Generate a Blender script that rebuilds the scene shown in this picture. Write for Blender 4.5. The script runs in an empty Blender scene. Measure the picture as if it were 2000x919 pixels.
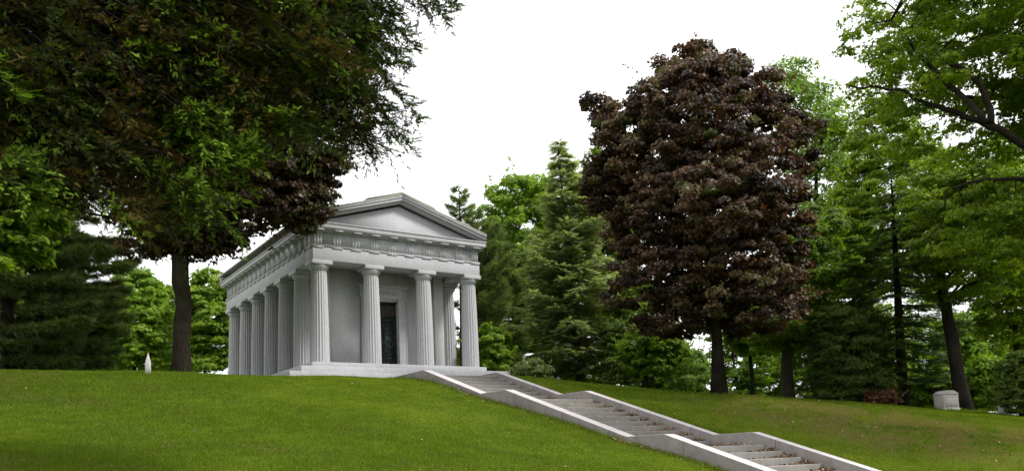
import bpy, math, random
import numpy as np
rad = math.radians
S = bpy.context.scene
RS = np.random.RandomState(7)
random.seed(7)

# ------------------------------------------------------------------ camera, world, sun, exposure
FOC, PX0, PY0 = 1654.187, 1000.0, 703.821            # focal length and principal point in photo pixels (2000 x 919)
CAM = np.array([-13.71, -35.845, -4.546])
YAW, PITCH, ROLL = rad(33.798), rad(6.598), rad(2.204)
FWD = np.array([math.sin(YAW)*math.cos(PITCH), math.cos(YAW)*math.cos(PITCH), math.sin(PITCH)])
RGT0 = np.array([math.cos(YAW), -math.sin(YAW), 0.0])
UP0 = np.cross(RGT0, FWD)
RGT = RGT0*math.cos(ROLL) - UP0*math.sin(ROLL)
UPV = RGT0*math.sin(ROLL) + UP0*math.cos(ROLL)

from mathutils import Matrix, Vector
cd = bpy.data.cameras.new("camera")
cam = bpy.data.objects.new("camera", cd)
S.collection.objects.link(cam)
M = Matrix.Identity(4)
for i in range(3):
    M[i][0], M[i][1], M[i][2], M[i][3] = RGT[i], UPV[i], -FWD[i], CAM[i]
cam.matrix_world = M
cd.sensor_fit = 'HORIZONTAL'; cd.sensor_width = 36
cd.lens = FOC/2000*36
cd.shift_y = (PY0-459.5)/2000
cd.clip_start = 0.1; cd.clip_end = 3000
S.camera = cam

w = bpy.data.worlds.new("World"); S.world = w; w.use_nodes = True
nt = w.node_tree; nt.nodes.clear()
wo = nt.nodes.new('ShaderNodeOutputWorld'); bg = nt.nodes.new('ShaderNodeBackground')
sky = nt.nodes.new('ShaderNodeTexSky'); sky.sky_type = 'NISHITA'; sky.sun_disc = False
SUN_EL, SUN_AZ = rad(50), rad(138)                    # azimuth measured from +Y towards +X
sky.sun_elevation = SUN_EL; sky.sun_rotation = SUN_AZ
cl = nt.nodes.new('ShaderNodeTexNoise'); cl.inputs['Scale'].default_value = 2.5; cl.inputs['Detail'].default_value = 5
rp = nt.nodes.new('ShaderNodeMapRange'); rp.inputs['To Min'].default_value = .96; rp.inputs['To Max'].default_value = 1.05
wtc = nt.nodes.new('ShaderNodeTexCoord'); wsp = nt.nodes.new('ShaderNodeSeparateXYZ'); nt.links.new(wtc.outputs['Generated'], wsp.inputs[0])
wel = nt.nodes.new('ShaderNodeMapRange'); wel.inputs['From Min'].default_value = 0; wel.inputs['From Max'].default_value = 1
wel.inputs['To Min'].default_value = 7.9; wel.inputs['To Max'].default_value = 13.0       # overcast: brightest overhead
nt.links.new(wsp.outputs['Z'], wel.inputs['Value'])
wmu = nt.nodes.new('ShaderNodeMath'); wmu.operation = 'MULTIPLY'; nt.links.new(rp.outputs['Result'], wmu.inputs[0]); nt.links.new(wel.outputs['Result'], wmu.inputs[1])
mx = nt.nodes.new('ShaderNodeMixRGB'); mx.inputs['Fac'].default_value = 0.94
nt.links.new(cl.outputs['Fac'], rp.inputs['Value'])
nt.links.new(sky.outputs['Color'], mx.inputs['Color1']); nt.links.new(wmu.outputs['Value'], mx.inputs['Color2'])
nt.links.new(mx.outputs['Color'], bg.inputs['Color']); bg.inputs['Strength'].default_value = 0.1
nt.links.new(bg.outputs['Background'], wo.inputs['Surface'])

sl = bpy.data.lights.new("sun", 'SUN'); sl.energy = 2.3; sl.angle = rad(12); sl.color = (1, .965, .9)
so = bpy.data.objects.new("sun", sl); S.collection.objects.link(so)
sd = Vector((math.sin(SUN_AZ)*math.cos(SUN_EL), math.cos(SUN_AZ)*math.cos(SUN_EL), math.sin(SUN_EL)))
so.rotation_euler = sd.to_track_quat('Z', 'Y').to_euler()

S.view_settings.view_transform = 'Standard'
try: S.view_settings.look = 'None'
except Exception: pass
S.view_settings.gamma = 1; S.view_settings.use_curve_mapping = False
S.view_settings.exposure = 0.95
S.render.engine = 'CYCLES'
S.cycles.max_bounces = 9; S.cycles.diffuse_bounces = 6; S.cycles.transmission_bounces = 6; S.cycles.transparent_max_bounces = 4
S.cycles.use_denoising = True
S.cycles.use_adaptive_sampling = True

# ------------------------------------------------------------------ helpers
def ray(px, py):
    return RGT*((px-PX0)/FOC) + UPV*((PY0-py)/FOC) + FWD
def at(px, py, D):
    """point seen at photo pixel (px, py), D metres away over the ground"""
    v = ray(px, py); return CAM + v*D/math.hypot(v[0], v[1])

def set_kind(o, kind=None, label=None, cat=None, group=None):
    if kind: o['kind'] = kind
    if label: o['label'] = label
    if cat: o['category'] = cat
    if group: o['group'] = group
    return o

def link(name, me, parent=None):
    o = bpy.data.objects.new(name, me); S.collection.objects.link(o)
    if parent: o.parent = parent
    return o
def empty(name, loc=(0, 0, 0), **k):
    o = bpy.data.objects.new(name, None); S.collection.objects.link(o); o.location = loc
    o.empty_display_size = .3
    return set_kind(o, **k)

class MB:
    """collects polygons of any size as arrays and builds one mesh"""
    def __init__(s): s.v = []; s.f = []; s.n = 0; s.m = []; s.t = []
    def add(s, v, f, mat=0, tone=None):
        v = np.asarray(v, float).reshape(-1, 3)
        fs = f if isinstance(f, list) else [f]
        for a in fs:
            a = np.asarray(a, np.int64)
            if a.ndim == 1: a = a[None]
            s.f.append(a + s.n); s.m.append(np.full(len(a), mat, np.int32))
        s.v.append(v); s.n += len(v)
        s.t.append(np.full(len(v), .5) if tone is None else np.broadcast_to(np.asarray(tone, float), (len(v),)))
    def box(s, a, b, mat=0):
        x0, y0, z0 = a; x1, y1, z1 = b
        v = [(x0,y0,z0),(x1,y0,z0),(x1,y1,z0),(x0,y1,z0),(x0,y0,z1),(x1,y0,z1),(x1,y1,z1),(x0,y1,z1)]
        s.add(v, np.array([(0,3,2,1),(4,5,6,7),(0,1,5,4),(1,2,6,5),(2,3,7,6),(3,0,4,7)]), mat)
    def prism(s, poly, axis, a, b, mat=0):
        """closed polygon (u,v) extruded from a to b on the given axis; axis 0: (y,z), axis 1: (x,z), axis 2: (x,y)"""
        n = len(poly); P = np.array(poly, float)
        def put(c):
            r = np.zeros((n, 3)); o = [i for i in range(3) if i != axis]
            r[:, o[0]] = P[:, 0]; r[:, o[1]] = P[:, 1]; r[:, axis] = c; return r
        v = np.vstack([put(a), put(b)])
        i = np.arange(n); j = (i+1) % n
        s.add(v, [np.stack([i, j, j+n, i+n], 1), i[::-1][None], (i+n)[None]], mat)
    def lathe(s, prof, n=32, c=(0, 0, 0), mat=0, cap=True):
        th = np.arange(n)*2*math.pi/n
        rings = [np.stack([c[0]+r*np.cos(th), c[1]+r*np.sin(th), np.full(n, c[2]+z)], 1) for r, z in prof]
        i = np.arange(n); j = (i+1) % n; fs = []
        for k in range(len(prof)-1):
            fs.append(np.stack([i+k*n, j+k*n, j+(k+1)*n, i+(k+1)*n], 1))
        if cap: fs += [i[::-1][None], (i+(len(prof)-1)*n)[None]]
        s.add(np.vstack(rings), fs, mat)
    def tube(s, pts, radii, n=7, mat=0, jit=0.0, tone=None):
        pts = np.asarray(pts, float); m = len(pts)
        radii = np.broadcast_to(np.asarray(radii, float), (m,))
        T = np.gradient(pts, axis=0); T /= np.linalg.norm(T, axis=1)[:, None]+1e-9
        a = np.array([0, 0, 1.]) if abs(T[0][2]) < .9 else np.array([1., 0, 0])
        th = np.arange(n)*2*math.pi/n; rings = []
        u = np.cross(a, T[0]); u /= np.linalg.norm(u)
        for k in range(m):
            u = u - T[k]*(u@T[k]); u /= np.linalg.norm(u)+1e-9
            vv = np.cross(T[k], u)
            r = radii[k]*(1+jit*RS.randn(n)) if jit else np.full(n, radii[k])
            rings.append(pts[k]+np.outer(r*np.cos(th), u)+np.outer(r*np.sin(th), vv))
        i = np.arange(n); j = (i+1) % n
        fs = [np.stack([i+k*n, j+k*n, j+(k+1)*n, i+(k+1)*n], 1) for k in range(m-1)]
        fs += [i[::-1][None], (i+(m-1)*n)[None]]
        s.add(np.vstack(rings), fs, mat, tone)
    def build(s, name, mats, parent=None, smooth=False, tone=False):
        V = np.vstack(s.v); me = bpy.data.meshes.new(name)
        me.vertices.add(len(V)); me.vertices.foreach_set('co', V.astype(np.float32).ravel())
        tot = np.concatenate([np.full(len(a), a.shape[1], np.int32) for a in s.f])
        idx = np.concatenate([a.ravel() for a in s.f]).astype(np.int32)
        start = np.concatenate([[0], np.cumsum(tot)[:-1]]).astype(np.int32)
        me.loops.add(len(idx)); me.loops.foreach_set('vertex_index', idx)
        me.polygons.add(len(tot)); me.polygons.foreach_set('loop_start', start)
        me.polygons.foreach_set('loop_total', tot)
        me.polygons.foreach_set('material_index', np.concatenate(s.m))
        if smooth: me.polygons.foreach_set('use_smooth', np.ones(len(tot), bool))
        for m_ in (mats if isinstance(mats, (list, tuple)) else [mats]): me.materials.append(m_)
        if tone:
            a = me.attributes.new('tone', 'FLOAT', 'POINT'); a.data.foreach_set('value', np.concatenate(s.t).astype(np.float32))
        me.update(calc_edges=True)
        return link(name, me, parent)

def bevel(o, wd=.012, seg=2):
    m = o.modifiers.new('bevel', 'BEVEL'); m.width = wd; m.segments = seg; m.limit_method = 'ANGLE'; m.angle_limit = rad(35)
    return o

# ------------------------------------------------------------------ materials
def newmat(name):
    m = bpy.data.materials.new(name); m.use_nodes = True; n = m.node_tree; n.nodes.clear()
    out = n.nodes.new('ShaderNodeOutputMaterial'); return m, n, out
def N(n, t, **k):
    x = n.nodes.new(t)
    for a, b in k.items():
        if a in x.inputs: x.inputs[a].default_value = b
        else: setattr(x, a, b)
    return x
def noise(n, scale, detail=4, rough=.6, vec=None, dist=0):
    x = n.nodes.new('ShaderNodeTexNoise'); x.inputs['Scale'].default_value = scale
    x.inputs['Detail'].default_value = detail; x.inputs['Roughness'].default_value = rough; x.inputs['Distortion'].default_value = dist
    if vec is not None: n.links.new(vec, x.inputs['Vector'])
    return x.outputs['Fac']
def ramp(n, fac, stops, interp='LINEAR'):
    r = n.nodes.new('ShaderNodeValToRGB'); r.color_ramp.interpolation = interp
    e = r.color_ramp.elements
    while len(e) < len(stops): e.new(.5)
    for i, (p, c) in enumerate(stops):
        e[i].position = p; e[i].color = (c[0], c[1], c[2], 1) if not isinstance(c, (int, float)) else (c, c, c, 1)
    n.links.new(fac, r.inputs['Fac']); return r.outputs['Color']
def mixc(n, fac, a, b, mode='MIX'):
    x = n.nodes.new('ShaderNodeMixRGB'); x.blend_type = mode
    for k, v in (('Fac', fac), ('Color1', a), ('Color2', b)):
        if isinstance(v, (int, float)): x.inputs[k].default_value = v if k == 'Fac' else (v, v, v, 1)
        elif isinstance(v, tuple): x.inputs[k].default_value = (*v, 1)
        else: n.links.new(v, x.inputs[k])
    return x.outputs['Color']

def granite(name, base, stain_shade=(.2, .185, .15), amt=.5, speck=.12, streak=0.0, grime_shade=0.0):
    m, n, out = newmat(name)
    tc = N(n, 'ShaderNodeTexCoord').outputs['Object']
    b = base
    s1 = ramp(n, noise(n, 130, 2, .7, tc), [(.38, tuple(c*(1-speck*2.2) for c in b)), (.55, b), (.7, tuple(min(1, c*(1+speck)) for c in b))])
    s2 = ramp(n, noise(n, 9, 5, .65, tc), [(.3, .82), (.7, 1.1)])
    c = mixc(n, .8, s1, s2, 'MULTIPLY')
    big = ramp(n, noise(n, .9, 6, .6, tc, .5), [(.42, 0), (.72, amt)])
    c = mixc(n, big, c, stain_shade)
    if streak:
        mp = N(n, 'ShaderNodeMapping'); mp.inputs['Scale'].default_value = (5, 5, .35); n.links.new(tc, mp.inputs['Vector'])
        st = ramp(n, noise(n, 1.6, 5, .6, mp.outputs['Vector']), [(.5, 0), (.75, streak)])
        c = mixc(n, st, c, tuple(x*.45 for x in stain_shade))
    if grime_shade:                                       # upright faces darkened: staining, plus their shade put into the colour
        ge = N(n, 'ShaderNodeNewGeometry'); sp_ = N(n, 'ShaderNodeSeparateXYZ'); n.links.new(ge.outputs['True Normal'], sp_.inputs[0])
        up_ = ramp(n, sp_.outputs['Z'], [(.25, 1), (.75, 0)]); nf_ = ramp(n, noise(n, 3.2, 5, .65, tc), [(.2, grime_shade*.6), (.75, grime_shade)])
        c = mixc(n, mixc(n, 1.0, up_, nf_, 'MULTIPLY'), c, stain_shade)
    p = N(n, 'ShaderNodeBsdfPrincipled', Roughness=.82); p.inputs['Specular IOR Level'].default_value = .3
    n.links.new(c, p.inputs['Base Color'])
    bp = N(n, 'ShaderNodeBump', Strength=.12, Distance=.01); n.links.new(noise(n, 60, 3, .7, tc), bp.inputs['Height'])
    n.links.new(bp.outputs['Normal'], p.inputs['Normal']); n.links.new(p.outputs['BSDF'], out.inputs['Surface'])
    return m

def leafmat(name, stops, trans=.35, tcol=None, rough=.5, spec=.3):
    m, n, out = newmat(name)
    at_ = N(n, 'ShaderNodeAttribute'); at_.attribute_name = 'tone'
    c = ramp(n, at_.outputs['Fac'], stops)
    p = N(n, 'ShaderNodeBsdfPrincipled', Roughness=rough); p.inputs['Specular IOR Level'].default_value = spec
    n.links.new(c, p.inputs['Base Color'])
    t = N(n, 'ShaderNodeBsdfTranslucent')
    tc_ = mixc(n, 1.0, c, tcol or (1.2, 1.3, .6), 'MULTIPLY'); n.links.new(tc_, t.inputs['Color'])
    x = N(n, 'ShaderNodeMixShader'); x.inputs['Fac'].default_value = trans
    n.links.new(p.outputs['BSDF'], x.inputs[1]); n.links.new(t.outputs['BSDF'], x.inputs[2]); n.links.new(x.outputs['Shader'], out.inputs['Surface'])
    return m

def barkmat(name, a, b, scale=1.0):
    m, n, out = newmat(name)
    tc = N(n, 'ShaderNodeTexCoord').outputs['Object']
    mp = N(n, 'ShaderNodeMapping'); mp.inputs['Scale'].default_value = (9*scale, 9*scale, 1.6*scale); n.links.new(tc, mp.inputs['Vector'])
    f = noise(n, 2.2, 6, .7, mp.outputs['Vector'], .6)
    c = ramp(n, f, [(.3, a), (.65, b)])
    c = mixc(n, ramp(n, noise(n, 1.3, 4, .6, tc), [(.45, 0), (.7, .45)]), c, (.05, .055, .03))
    p = N(n, 'ShaderNodeBsdfPrincipled', Roughness=1.0); p.inputs['Specular IOR Level'].default_value = .06; n.links.new(c, p.inputs['Base Color'])
    bp = N(n, 'ShaderNodeBump', Strength=.9, Distance=.06); n.links.new(f, bp.inputs['Height']); n.links.new(bp.outputs['Normal'], p.inputs['Normal'])
    n.links.new(p.outputs['BSDF'], out.inputs['Surface']); return m

G_TEMPLE = granite('temple_granite', (.405, .41, .435), (.27, .268, .255), .35, .05, streak=.15)
G_COL = granite('column_granite', (.45, .452, .475), (.32, .315, .30), .25, .05, streak=.15)
G_WALL = granite('cella_granite', (.50, .50, .515), (.33, .32, .27), .4, .05, streak=.3)
G_CAP = granite('cheek_wall_granite', (.48, .44, .45), (.115, .105, .088), .12, .14, grime_shade=.85)
G_STEP = granite('step_granite', (.28, .27, .26), (.12, .11, .09), .5, .16, streak=.3, grime_shade=.5)
G_ROOF = granite('roof_stone', (.24, .24, .215), (.12, .13, .09), .6, .12)
G_TOMB = granite('tomb_granite', (.38, .36, .35), (.24, .22, .19), .4, .1)
G_MARB = granite('marble', (.50, .48, .48), (.36, .34, .32), .35, .06)
DARK = newmat('joint_dark'); _p = N(DARK[1], 'ShaderNodeBsdfPrincipled', Roughness=1.0); _p.inputs['Base Color'].default_value = (.07, .06, .05, 1)
DARK[1].links.new(_p.outputs['BSDF'], DARK[2].inputs['Surface']); DARK = DARK[0]
BARK = barkmat('maple_bark', (.006, .005, .004), (.034, .028, .021))
BARK_D = barkmat('dark_bark', (.007, .006, .005), (.026, .021, .017))
BARK_G = barkmat('grey_bark', (.03, .026, .02), (.10, .088, .07))

def bronze():
    m, n, out = newmat('bronze_patina')
    tc = N(n, 'ShaderNodeTexCoord').outputs['Object']
    c = ramp(n, noise(n, 7, 6, .7, tc), [(.35, (.015, .016, .014)), (.55, (.03, .045, .038)), (.75, (.07, .12, .10))])
    p = N(n, 'ShaderNodeBsdfPrincipled', Roughness=.5, Metallic=.55); n.links.new(c, p.inputs['Base Color'])
    n.links.new(p.outputs['BSDF'], out.inputs['Surface']); return m
BRONZE = bronze()

# ------------------------------------------------------------------ terrain
CTRL = [
 # foot of the left cheek wall and the lawn beside it
 (1.9,-3.85,-1.05),(1.9,-5.82,-1.33),(1.9,-10.17,-2.3),(1.9,-12.37,-2.84),(1.9,-14.87,-3.42),(1.9,-17.97,-4.2),(1.9,-20.,-4.68),(1.9,-22.5,-5.3),(1.9,-26,-6.0),
 # right of the stairs
 (5.9,-4,-.96),(5.9,-6,-1.06),(5.9,-8.2,-1.7),(5.9,-11,-2.34),(5.9,-15,-3.28),(5.9,-18.7,-4.2),(5.9,-23.2,-5.4),(6,-28,-6.0),
 # crest seen from below, left part
 (-12.35,-3.87,-1.08),(-7.76,-4.4,-1.07),(-3.08,-4.3,-1.10),(-18,-4.0,-1.15),
 (-12,3,-.95),(-6,2,-.93),(-3.5,-1.8,-.93),(-3,8,-.93),(-3,16,-.95),(0,-3.2,-.96),(4,-3.0,-.96),(9,0,-.96),(11,8,-1.0),(4,20,-1.0),
 # slope facing the camera
 (-13.2,-22,-4.52),(-9.2,-22.5,-4.66),(-4.9,-23,-4.86),(-10,-13,-2.85),(-4.5,-12.5,-2.8),(-16,-13,-2.9),(-13.7,-36,-6.15),(-20,-24,-4.8),(-26,-6,-1.6),(-6,-34,-6.2),
 (-24,-34,-6.2),(2,-32,-6.4),
 # right-hand crest
 (9.51,-3.27,-.95),(11.88,-7.75,-1.68),(12.82,-11.51,-2.24),(15.61,-13.27,-2.55),(18.68,-15.97,-3.06),(20.66,-19.63,-3.72),(24,-25,-4.6),
 (9,-14.,-2.95),(10,-20,-4.25),(12.5,-24,-4.75),(8.84,-25.5,-5.4),
 (16,-6,-1.85),(22,-8,-2.6),(28,-12,-3.2),(30,5,-2.4),(20,10,-1.5),(-20,14,-1.2),(0,35,-1.6),(25,30,-2.2),(40,-20,-4.5),(-35,20,-2.4),(-40,-15,-3.5),(15,-40,-6.6),(-14,-55,-6.9),(-45,-45,-6.8),(45,-50,-6.9),(50,15,-3.2),
]
CT = np.array(CTRL)
def _phi(r): return np.where(r > 0, r*r*np.log(r+1e-9), 0)
_n = len(CT); _K = _phi(np.hypot(CT[:, None, 0]-CT[None, :, 0], CT[:, None, 1]-CT[None, :, 1])) + np.eye(_n)*.6
_P = np.c_[np.ones(_n), CT[:, :2]]
_A = np.block([[_K, _P], [_P.T, np.zeros((3, 3))]])
_W = np.linalg.solve(_A, np.r_[CT[:, 2], 0, 0, 0])
def ground(x, y):
    x = np.atleast_1d(np.asarray(x, float)); y = np.atleast_1d(np.asarray(y, float)); z = np.empty(len(x))
    for a in range(0, len(x), 20000):
        xx, yy = x[a:a+20000], y[a:a+20000]
        k = _phi(np.hypot(xx[:, None]-CT[None, :, 0], yy[:, None]-CT[None, :, 1]))
        z[a:a+20000] = k@_W[:_n] + _W[_n] + _W[_n+1]*xx + _W[_n+2]*yy
    far = np.hypot(x-2, y+8); t = np.clip((far-38)/30, 0, 1); t = t*t*(3-2*t)
    zf = -3.2 + np.clip(-y/60, -.2, 1)*-3.5 - np.clip((far-80)/200, 0, 1)*8
    z = z*(1-t) + zf*t
    # the lawn is cut away under the stairway and the temple podium
    return z
def gz(x, y): return float(ground(x, y)[0])

def lawn_material():
    m, n, out = newmat('lawn')
    tc = N(n, 'ShaderNodeTexCoord').outputs['Object']
    fine = noise(n, 26, 5, .75, tc); mid = noise(n, 1.6, 5, .6, tc); big = noise(n, .22, 4, .55, tc)
    c = ramp(n, fine, [(.3, (.035, .055, .004)), (.55, (.085, .12, .006)), (.75, (.13, .165, .010))])
    c = mixc(n, ramp(n, mid, [(.35, 0), (.7, .55)]), c, (.11, .14, .008))
    c = mixc(n, ramp(n, big, [(.45, 0), (.65, .4)]), c, (.055, .105, .006))
    # worn, dry patch on the slope right of the stairs
    vd = N(n, 'ShaderNodeVectorMath', operation='DISTANCE')
    mp = N(n, 'ShaderNodeMapping'); mp.inputs['Location'].default_value = (-11.2*.55+0, 19.2*.55, 0)
    mp.inputs['Scale'].default_value = (.30, .15, 0); mp.inputs['Location'].default_value = (-12.0*.30, 19.5*.15, 0)
    n.links.new(tc, mp.inputs['Vector'])
    ln = N(n, 'ShaderNodeVectorMath', operation='LENGTH'); n.links.new(mp.outputs['Vector'], ln.inputs[0])
    inv = N(n, 'ShaderNodeMapRange'); inv.inputs['From Min'].default_value = 1.1; inv.inputs['From Max'].default_value = .1
    n.links.new(ln.outputs['Value'], inv.inputs['Value'])
    mu = N(n, 'ShaderNodeMath', operation='MULTIPLY'); n.links.new(inv.outputs['Result'], mu.inputs[0])
    nf = ramp(n, noise(n, 2.4, 6, .75, tc), [(.40, 0), (.6, 1)]); n.links.new(nf, mu.inputs[1])
    c = mixc(n, mu.outputs['Value'], c, (.20, .165, .08))
    p = N(n, 'ShaderNodeBsdfPrincipled', Roughness=.95); p.inputs['Specular IOR Level'].default_value = .1
    n.links.new(c, p.inputs['Base Color'])
    bp = N(n, 'ShaderNodeBump', Strength=.8, Distance=.05); n.links.new(fine, bp.inputs['Height']); n.links.new(bp.outputs['Normal'], p.inputs['Normal'])
    n.links.new(p.outputs['BSDF'], out.inputs['Surface']); return m
LAWN = lawn_material()

def build_ground():
    ax = np.unique(np.concatenate([np.arange(-30, 34.01, .4), -30-np.geomspace(.5, 900, 28), 34+np.geomspace(.5, 900, 28)]))
    ay = np.unique(np.concatenate([np.arange(-42, 20.01, .4), -42-np.geomspace(.5, 700, 24), 20+np.geomspace(.5, 1200, 30)]))
    X, Y = np.meshgrid(ax, ay); Z = ground(X.ravel(), Y.ravel())
    X = X.ravel(); Y = Y.ravel()
    Z = Z + .025*np.sin(X*1.1+.7*np.sin(Y*.8))*np.sin(Y*.9+1.3)
    ins = (X > 2.1) & (X < 5.65) & (Y < -2.0) & (Y > -28); Z[ins] -= .75        # bed of the stairway
    nx, ny = len(ax), len(ay); i = np.arange(nx*ny).reshape(ny, nx)
    f = np.stack([i[:-1, :-1].ravel(), i[:-1, 1:].ravel(), i[1:, 1:].ravel(), i[1:, :-1].ravel()], 1)
    b = MB(); b.add(np.stack([X, Y, Z], 1), f)
    o = b.build('ground', LAWN, smooth=True); set_kind(o, 'structure')
build_ground()

# ------------------------------------------------------------------ temple
FX = [0, 2.534, 5.277, 7.811]; SY = 2.198; H = 4.6
W0, L0 = 7.811, 6*SY
E_, T_X, T_Y = .571, .80, .86
temple = empty('mausoleum', (0, 0, 0), label='grey granite temple mausoleum with fluted columns and pediment on the hilltop', cat='mausoleum')
def tb(name, b, mat, parent=temple, bv=.012):
    o = b.build(name, mat, parent)
    return bevel(o, bv) if bv else o
b = MB(); b.box((-E_, -E_, -.285), (W0+E_, L0+E_, 0)); tb('stylobate', b, G_TEMPLE)
b = MB(); b.box((-E_-T_X, -E_-T_Y, -.62), (W0+E_+T_X, L0+E_+T_Y, -.288)); tb('step', b, G_TEMPLE)
b = MB(); b.box((-E_-2*T_X, -E_-2*T_Y, -1.15), (W0+E_+2*T_X, L0+E_+2*T_Y, -.623)); tb('step', b, G_TEMPLE)

def column_parts():
    nf, per = 20, 6; n = nf*per
    th = np.arange(n)*2*math.pi/n
    fl = .062*np.abs(np.sin(th*nf/2))**.8
    zs = np.r_[0, np.linspace(.0, 1, 9)[1:]]*(H-.42); rings = []
    for z in zs:
        t = z/(H-.42); R = .432 + (.352-.432)*t + .012*math.sin(math.pi*t)
        r = R-fl*R/.43
        rings.append(np.stack([r*np.cos(th), r*np.sin(th), np.full(n, z)], 1))
    i = np.arange(n); j = (i+1) % n; b = MB()
    b.add(np.vstack(rings), [np.stack([i+k*n, j+k*n, j+(k+1)*n, i+(k+1)*n], 1) for k in range(len(zs)-1)])
    shaft = b.build('shaft', G_COL)
    b = MB()
    b.lathe([(.345, H-.424), (.352, H-.415), (.352, H-.40), (.366, H-.395), (.368, H-.38), (.385, H-.373), (.388, H-.36), (.43, H-.30), (.452, H-.24), (.455, H-.20), (.44, H-.18)], 40)
    ech = b.build('capital', G_TEMPLE, smooth=False)
    b = MB(); b.box((-.475, -.475, H-.18), (.475, .475, H-.002)); ab = b.build('abacus', G_TEMPLE); bevel(ab, .008)
    return shaft, ech, ab
shaft, ech, ab = column_parts()
first = [True]
def place_column(x, y):
    if first[0]:
        s, e, a = shaft, ech, ab; first[0] = False
    else:
        s, e, a = shaft.copy(), ech.copy(), ab.copy()
        for o in (s, e, a): S.collection.objects.link(o)
    s.name = 'column'; s.parent = temple; s.location = (x, y, 0); s.rotation_euler.z = 0
    for o in (e, a): o.parent = s
cols = [(x, 0) for x in FX] + [(x, L0) for x in FX] + [(x, SY*k) for k in range(1, 6) for x in (0, W0)]
for x, y in cols: place_column(x, y)

# architrave ring, frieze, cornice
EA = .435
def ring(b, o, z0, z1, wd=.87):
    """square ring whose outer face is offset o beyond the column axes"""
    b.box((-o, -o, z0), (W0+o, -o+wd, z1)); b.box((-o, L0+o-wd, z0), (W0+o, L0+o, z1))
    b.box((-o, -o+wd+.002, z0), (-o+wd, L0+o-wd-.002, z1)); b.box((W0+o-wd, -o+wd+.002, z0), (W0+o, L0+o-wd-.002, z1))
b = MB(); ring(b, EA, H, H+.62); tb('architrave', b, G_TEMPLE)
b = MB(); ring(b, EA+.03, H+.622, H+.68)                       # taenia
nF, nS = 9, 18
def triglyph_x(k): return -EA+.25+(W0+2*EA-.5)*k/nF
def triglyph_y(k): return -EA+.25+(L0+2*EA-.5)*k/nS
TW = .25
for k in range(nF+1):
    x = triglyph_x(k)
    for sgn, yy in ((-1, -EA), (1, L0+EA)):
        y0, y1 = sorted((yy+sgn*.003, yy+sgn*.036)); b.box((x-TW, y0, H+.565), (x+TW, y1, H+.619))
for k in range(nS+1):
    y = triglyph_y(k)
    for sgn, xx in ((-1, -EA), (1, W0+EA)):
        x0, x1 = sorted((xx+sgn*.003, xx+sgn*.036))
        b.box((x0, max(y-TW*.8, -EA+.003), H+.565), (x1, min(y+TW*.8, L0+EA-.003), H+.619))
tb('taenia', b, G_TEMPLE, bv=0)
b = MB(); ring(b, EA-.05, H+.692, H+1.30, .7); tb('frieze', b, G_TEMPLE, bv=0)
def triglyph(b, c, axis, face, sgn, w_):
    """three upright bars and a head band standing on the frieze"""
    z0, z1 = H+.694, H+1.298
    f0, f1 = sorted((face, face+sgn*.022))
    bars = [(-w_, -w_*.45), (-w_*.27, w_*.27), (w_*.45, w_)]
    for a_, c_ in bars:
        if axis == 0: b.box((c+a_, f0, z0), (c+c_, f1, z1-.07))
        else: b.box((f0, c+a_, z0), (f1, c+c_, z1-.07))
    h0, h1 = sorted((face, face+sgn*.025)); b0, b1 = sorted((face, face+sgn*.009))
    if axis == 0: b.box((c-w_, h0, z1-.068), (c+w_, h1, z1)); b.box((c-w_*.98, b0, z0), (c+w_*.98, b1, z1-.07))
    else: b.box((h0, c-w_, z1-.068), (h1, c+w_, z1)); b.box((b0, c-w_*.98, z0), (b1, c+w_*.98, z1-.07))
tgs = []
def add_tg(axis, sgn, w_, pts, face):
    for c in pts:
        b = MB(); triglyph(b, c, axis, face, sgn, w_); o = b.build('triglyph', G_TEMPLE, temple)
add_tg(0, -1, .19, [triglyph_x(k) for k in range(nF+1)], -(EA-.05)-.002)
add_tg(1, -1, .17, [triglyph_y(k) for k in range(nS+1)], -(EA-.05)-.002)
add_tg(1, 1, .17, [triglyph_y(k) for k in range(nS+1)], W0+(EA-.05)+.002)
# cornice with mutules
GE = .70; Z1 = H+1.302
b = MB()
b.box((-.50, -.50, Z1), (W0+.50, L0+.50, Z1+.07))
b.box((-GE, -GE, Z1+.13), (W0+GE, L0+GE, Z1+.33)); b.box((-GE+.06, -GE+.06, Z1+.072), (W0+GE-.06, L0+GE-.06, Z1+.128))
b.box((-GE-.035, -GE-.035, Z1+.332), (W0+GE+.035, L0+GE+.035, Z1+.39))
tb('cornice', b, G_TEMPLE, bv=.01)
for k in range(nF+1):
    x = triglyph_x(k); b = MB(); b.box((x-.21, -GE+.025, Z1+.02), (x+.21, -.505, Z1+.07)); tb('mutule', b, G_TEMPLE, bv=0)
for k in range(nS+1):
    y = triglyph_y(k); b = MB(); b.box((-GE+.025, y-.18, Z1+.02), (-.505, y+.18, Z1+.07)); tb('mutule', b, G_TEMPLE, bv=0)
    b = MB(); b.box((W0+.505, y-.18, Z1+.02), (W0+GE-.025, y+.18, Z1+.07)); tb('mutule', b, G_TEMPLE, bv=0)
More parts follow.
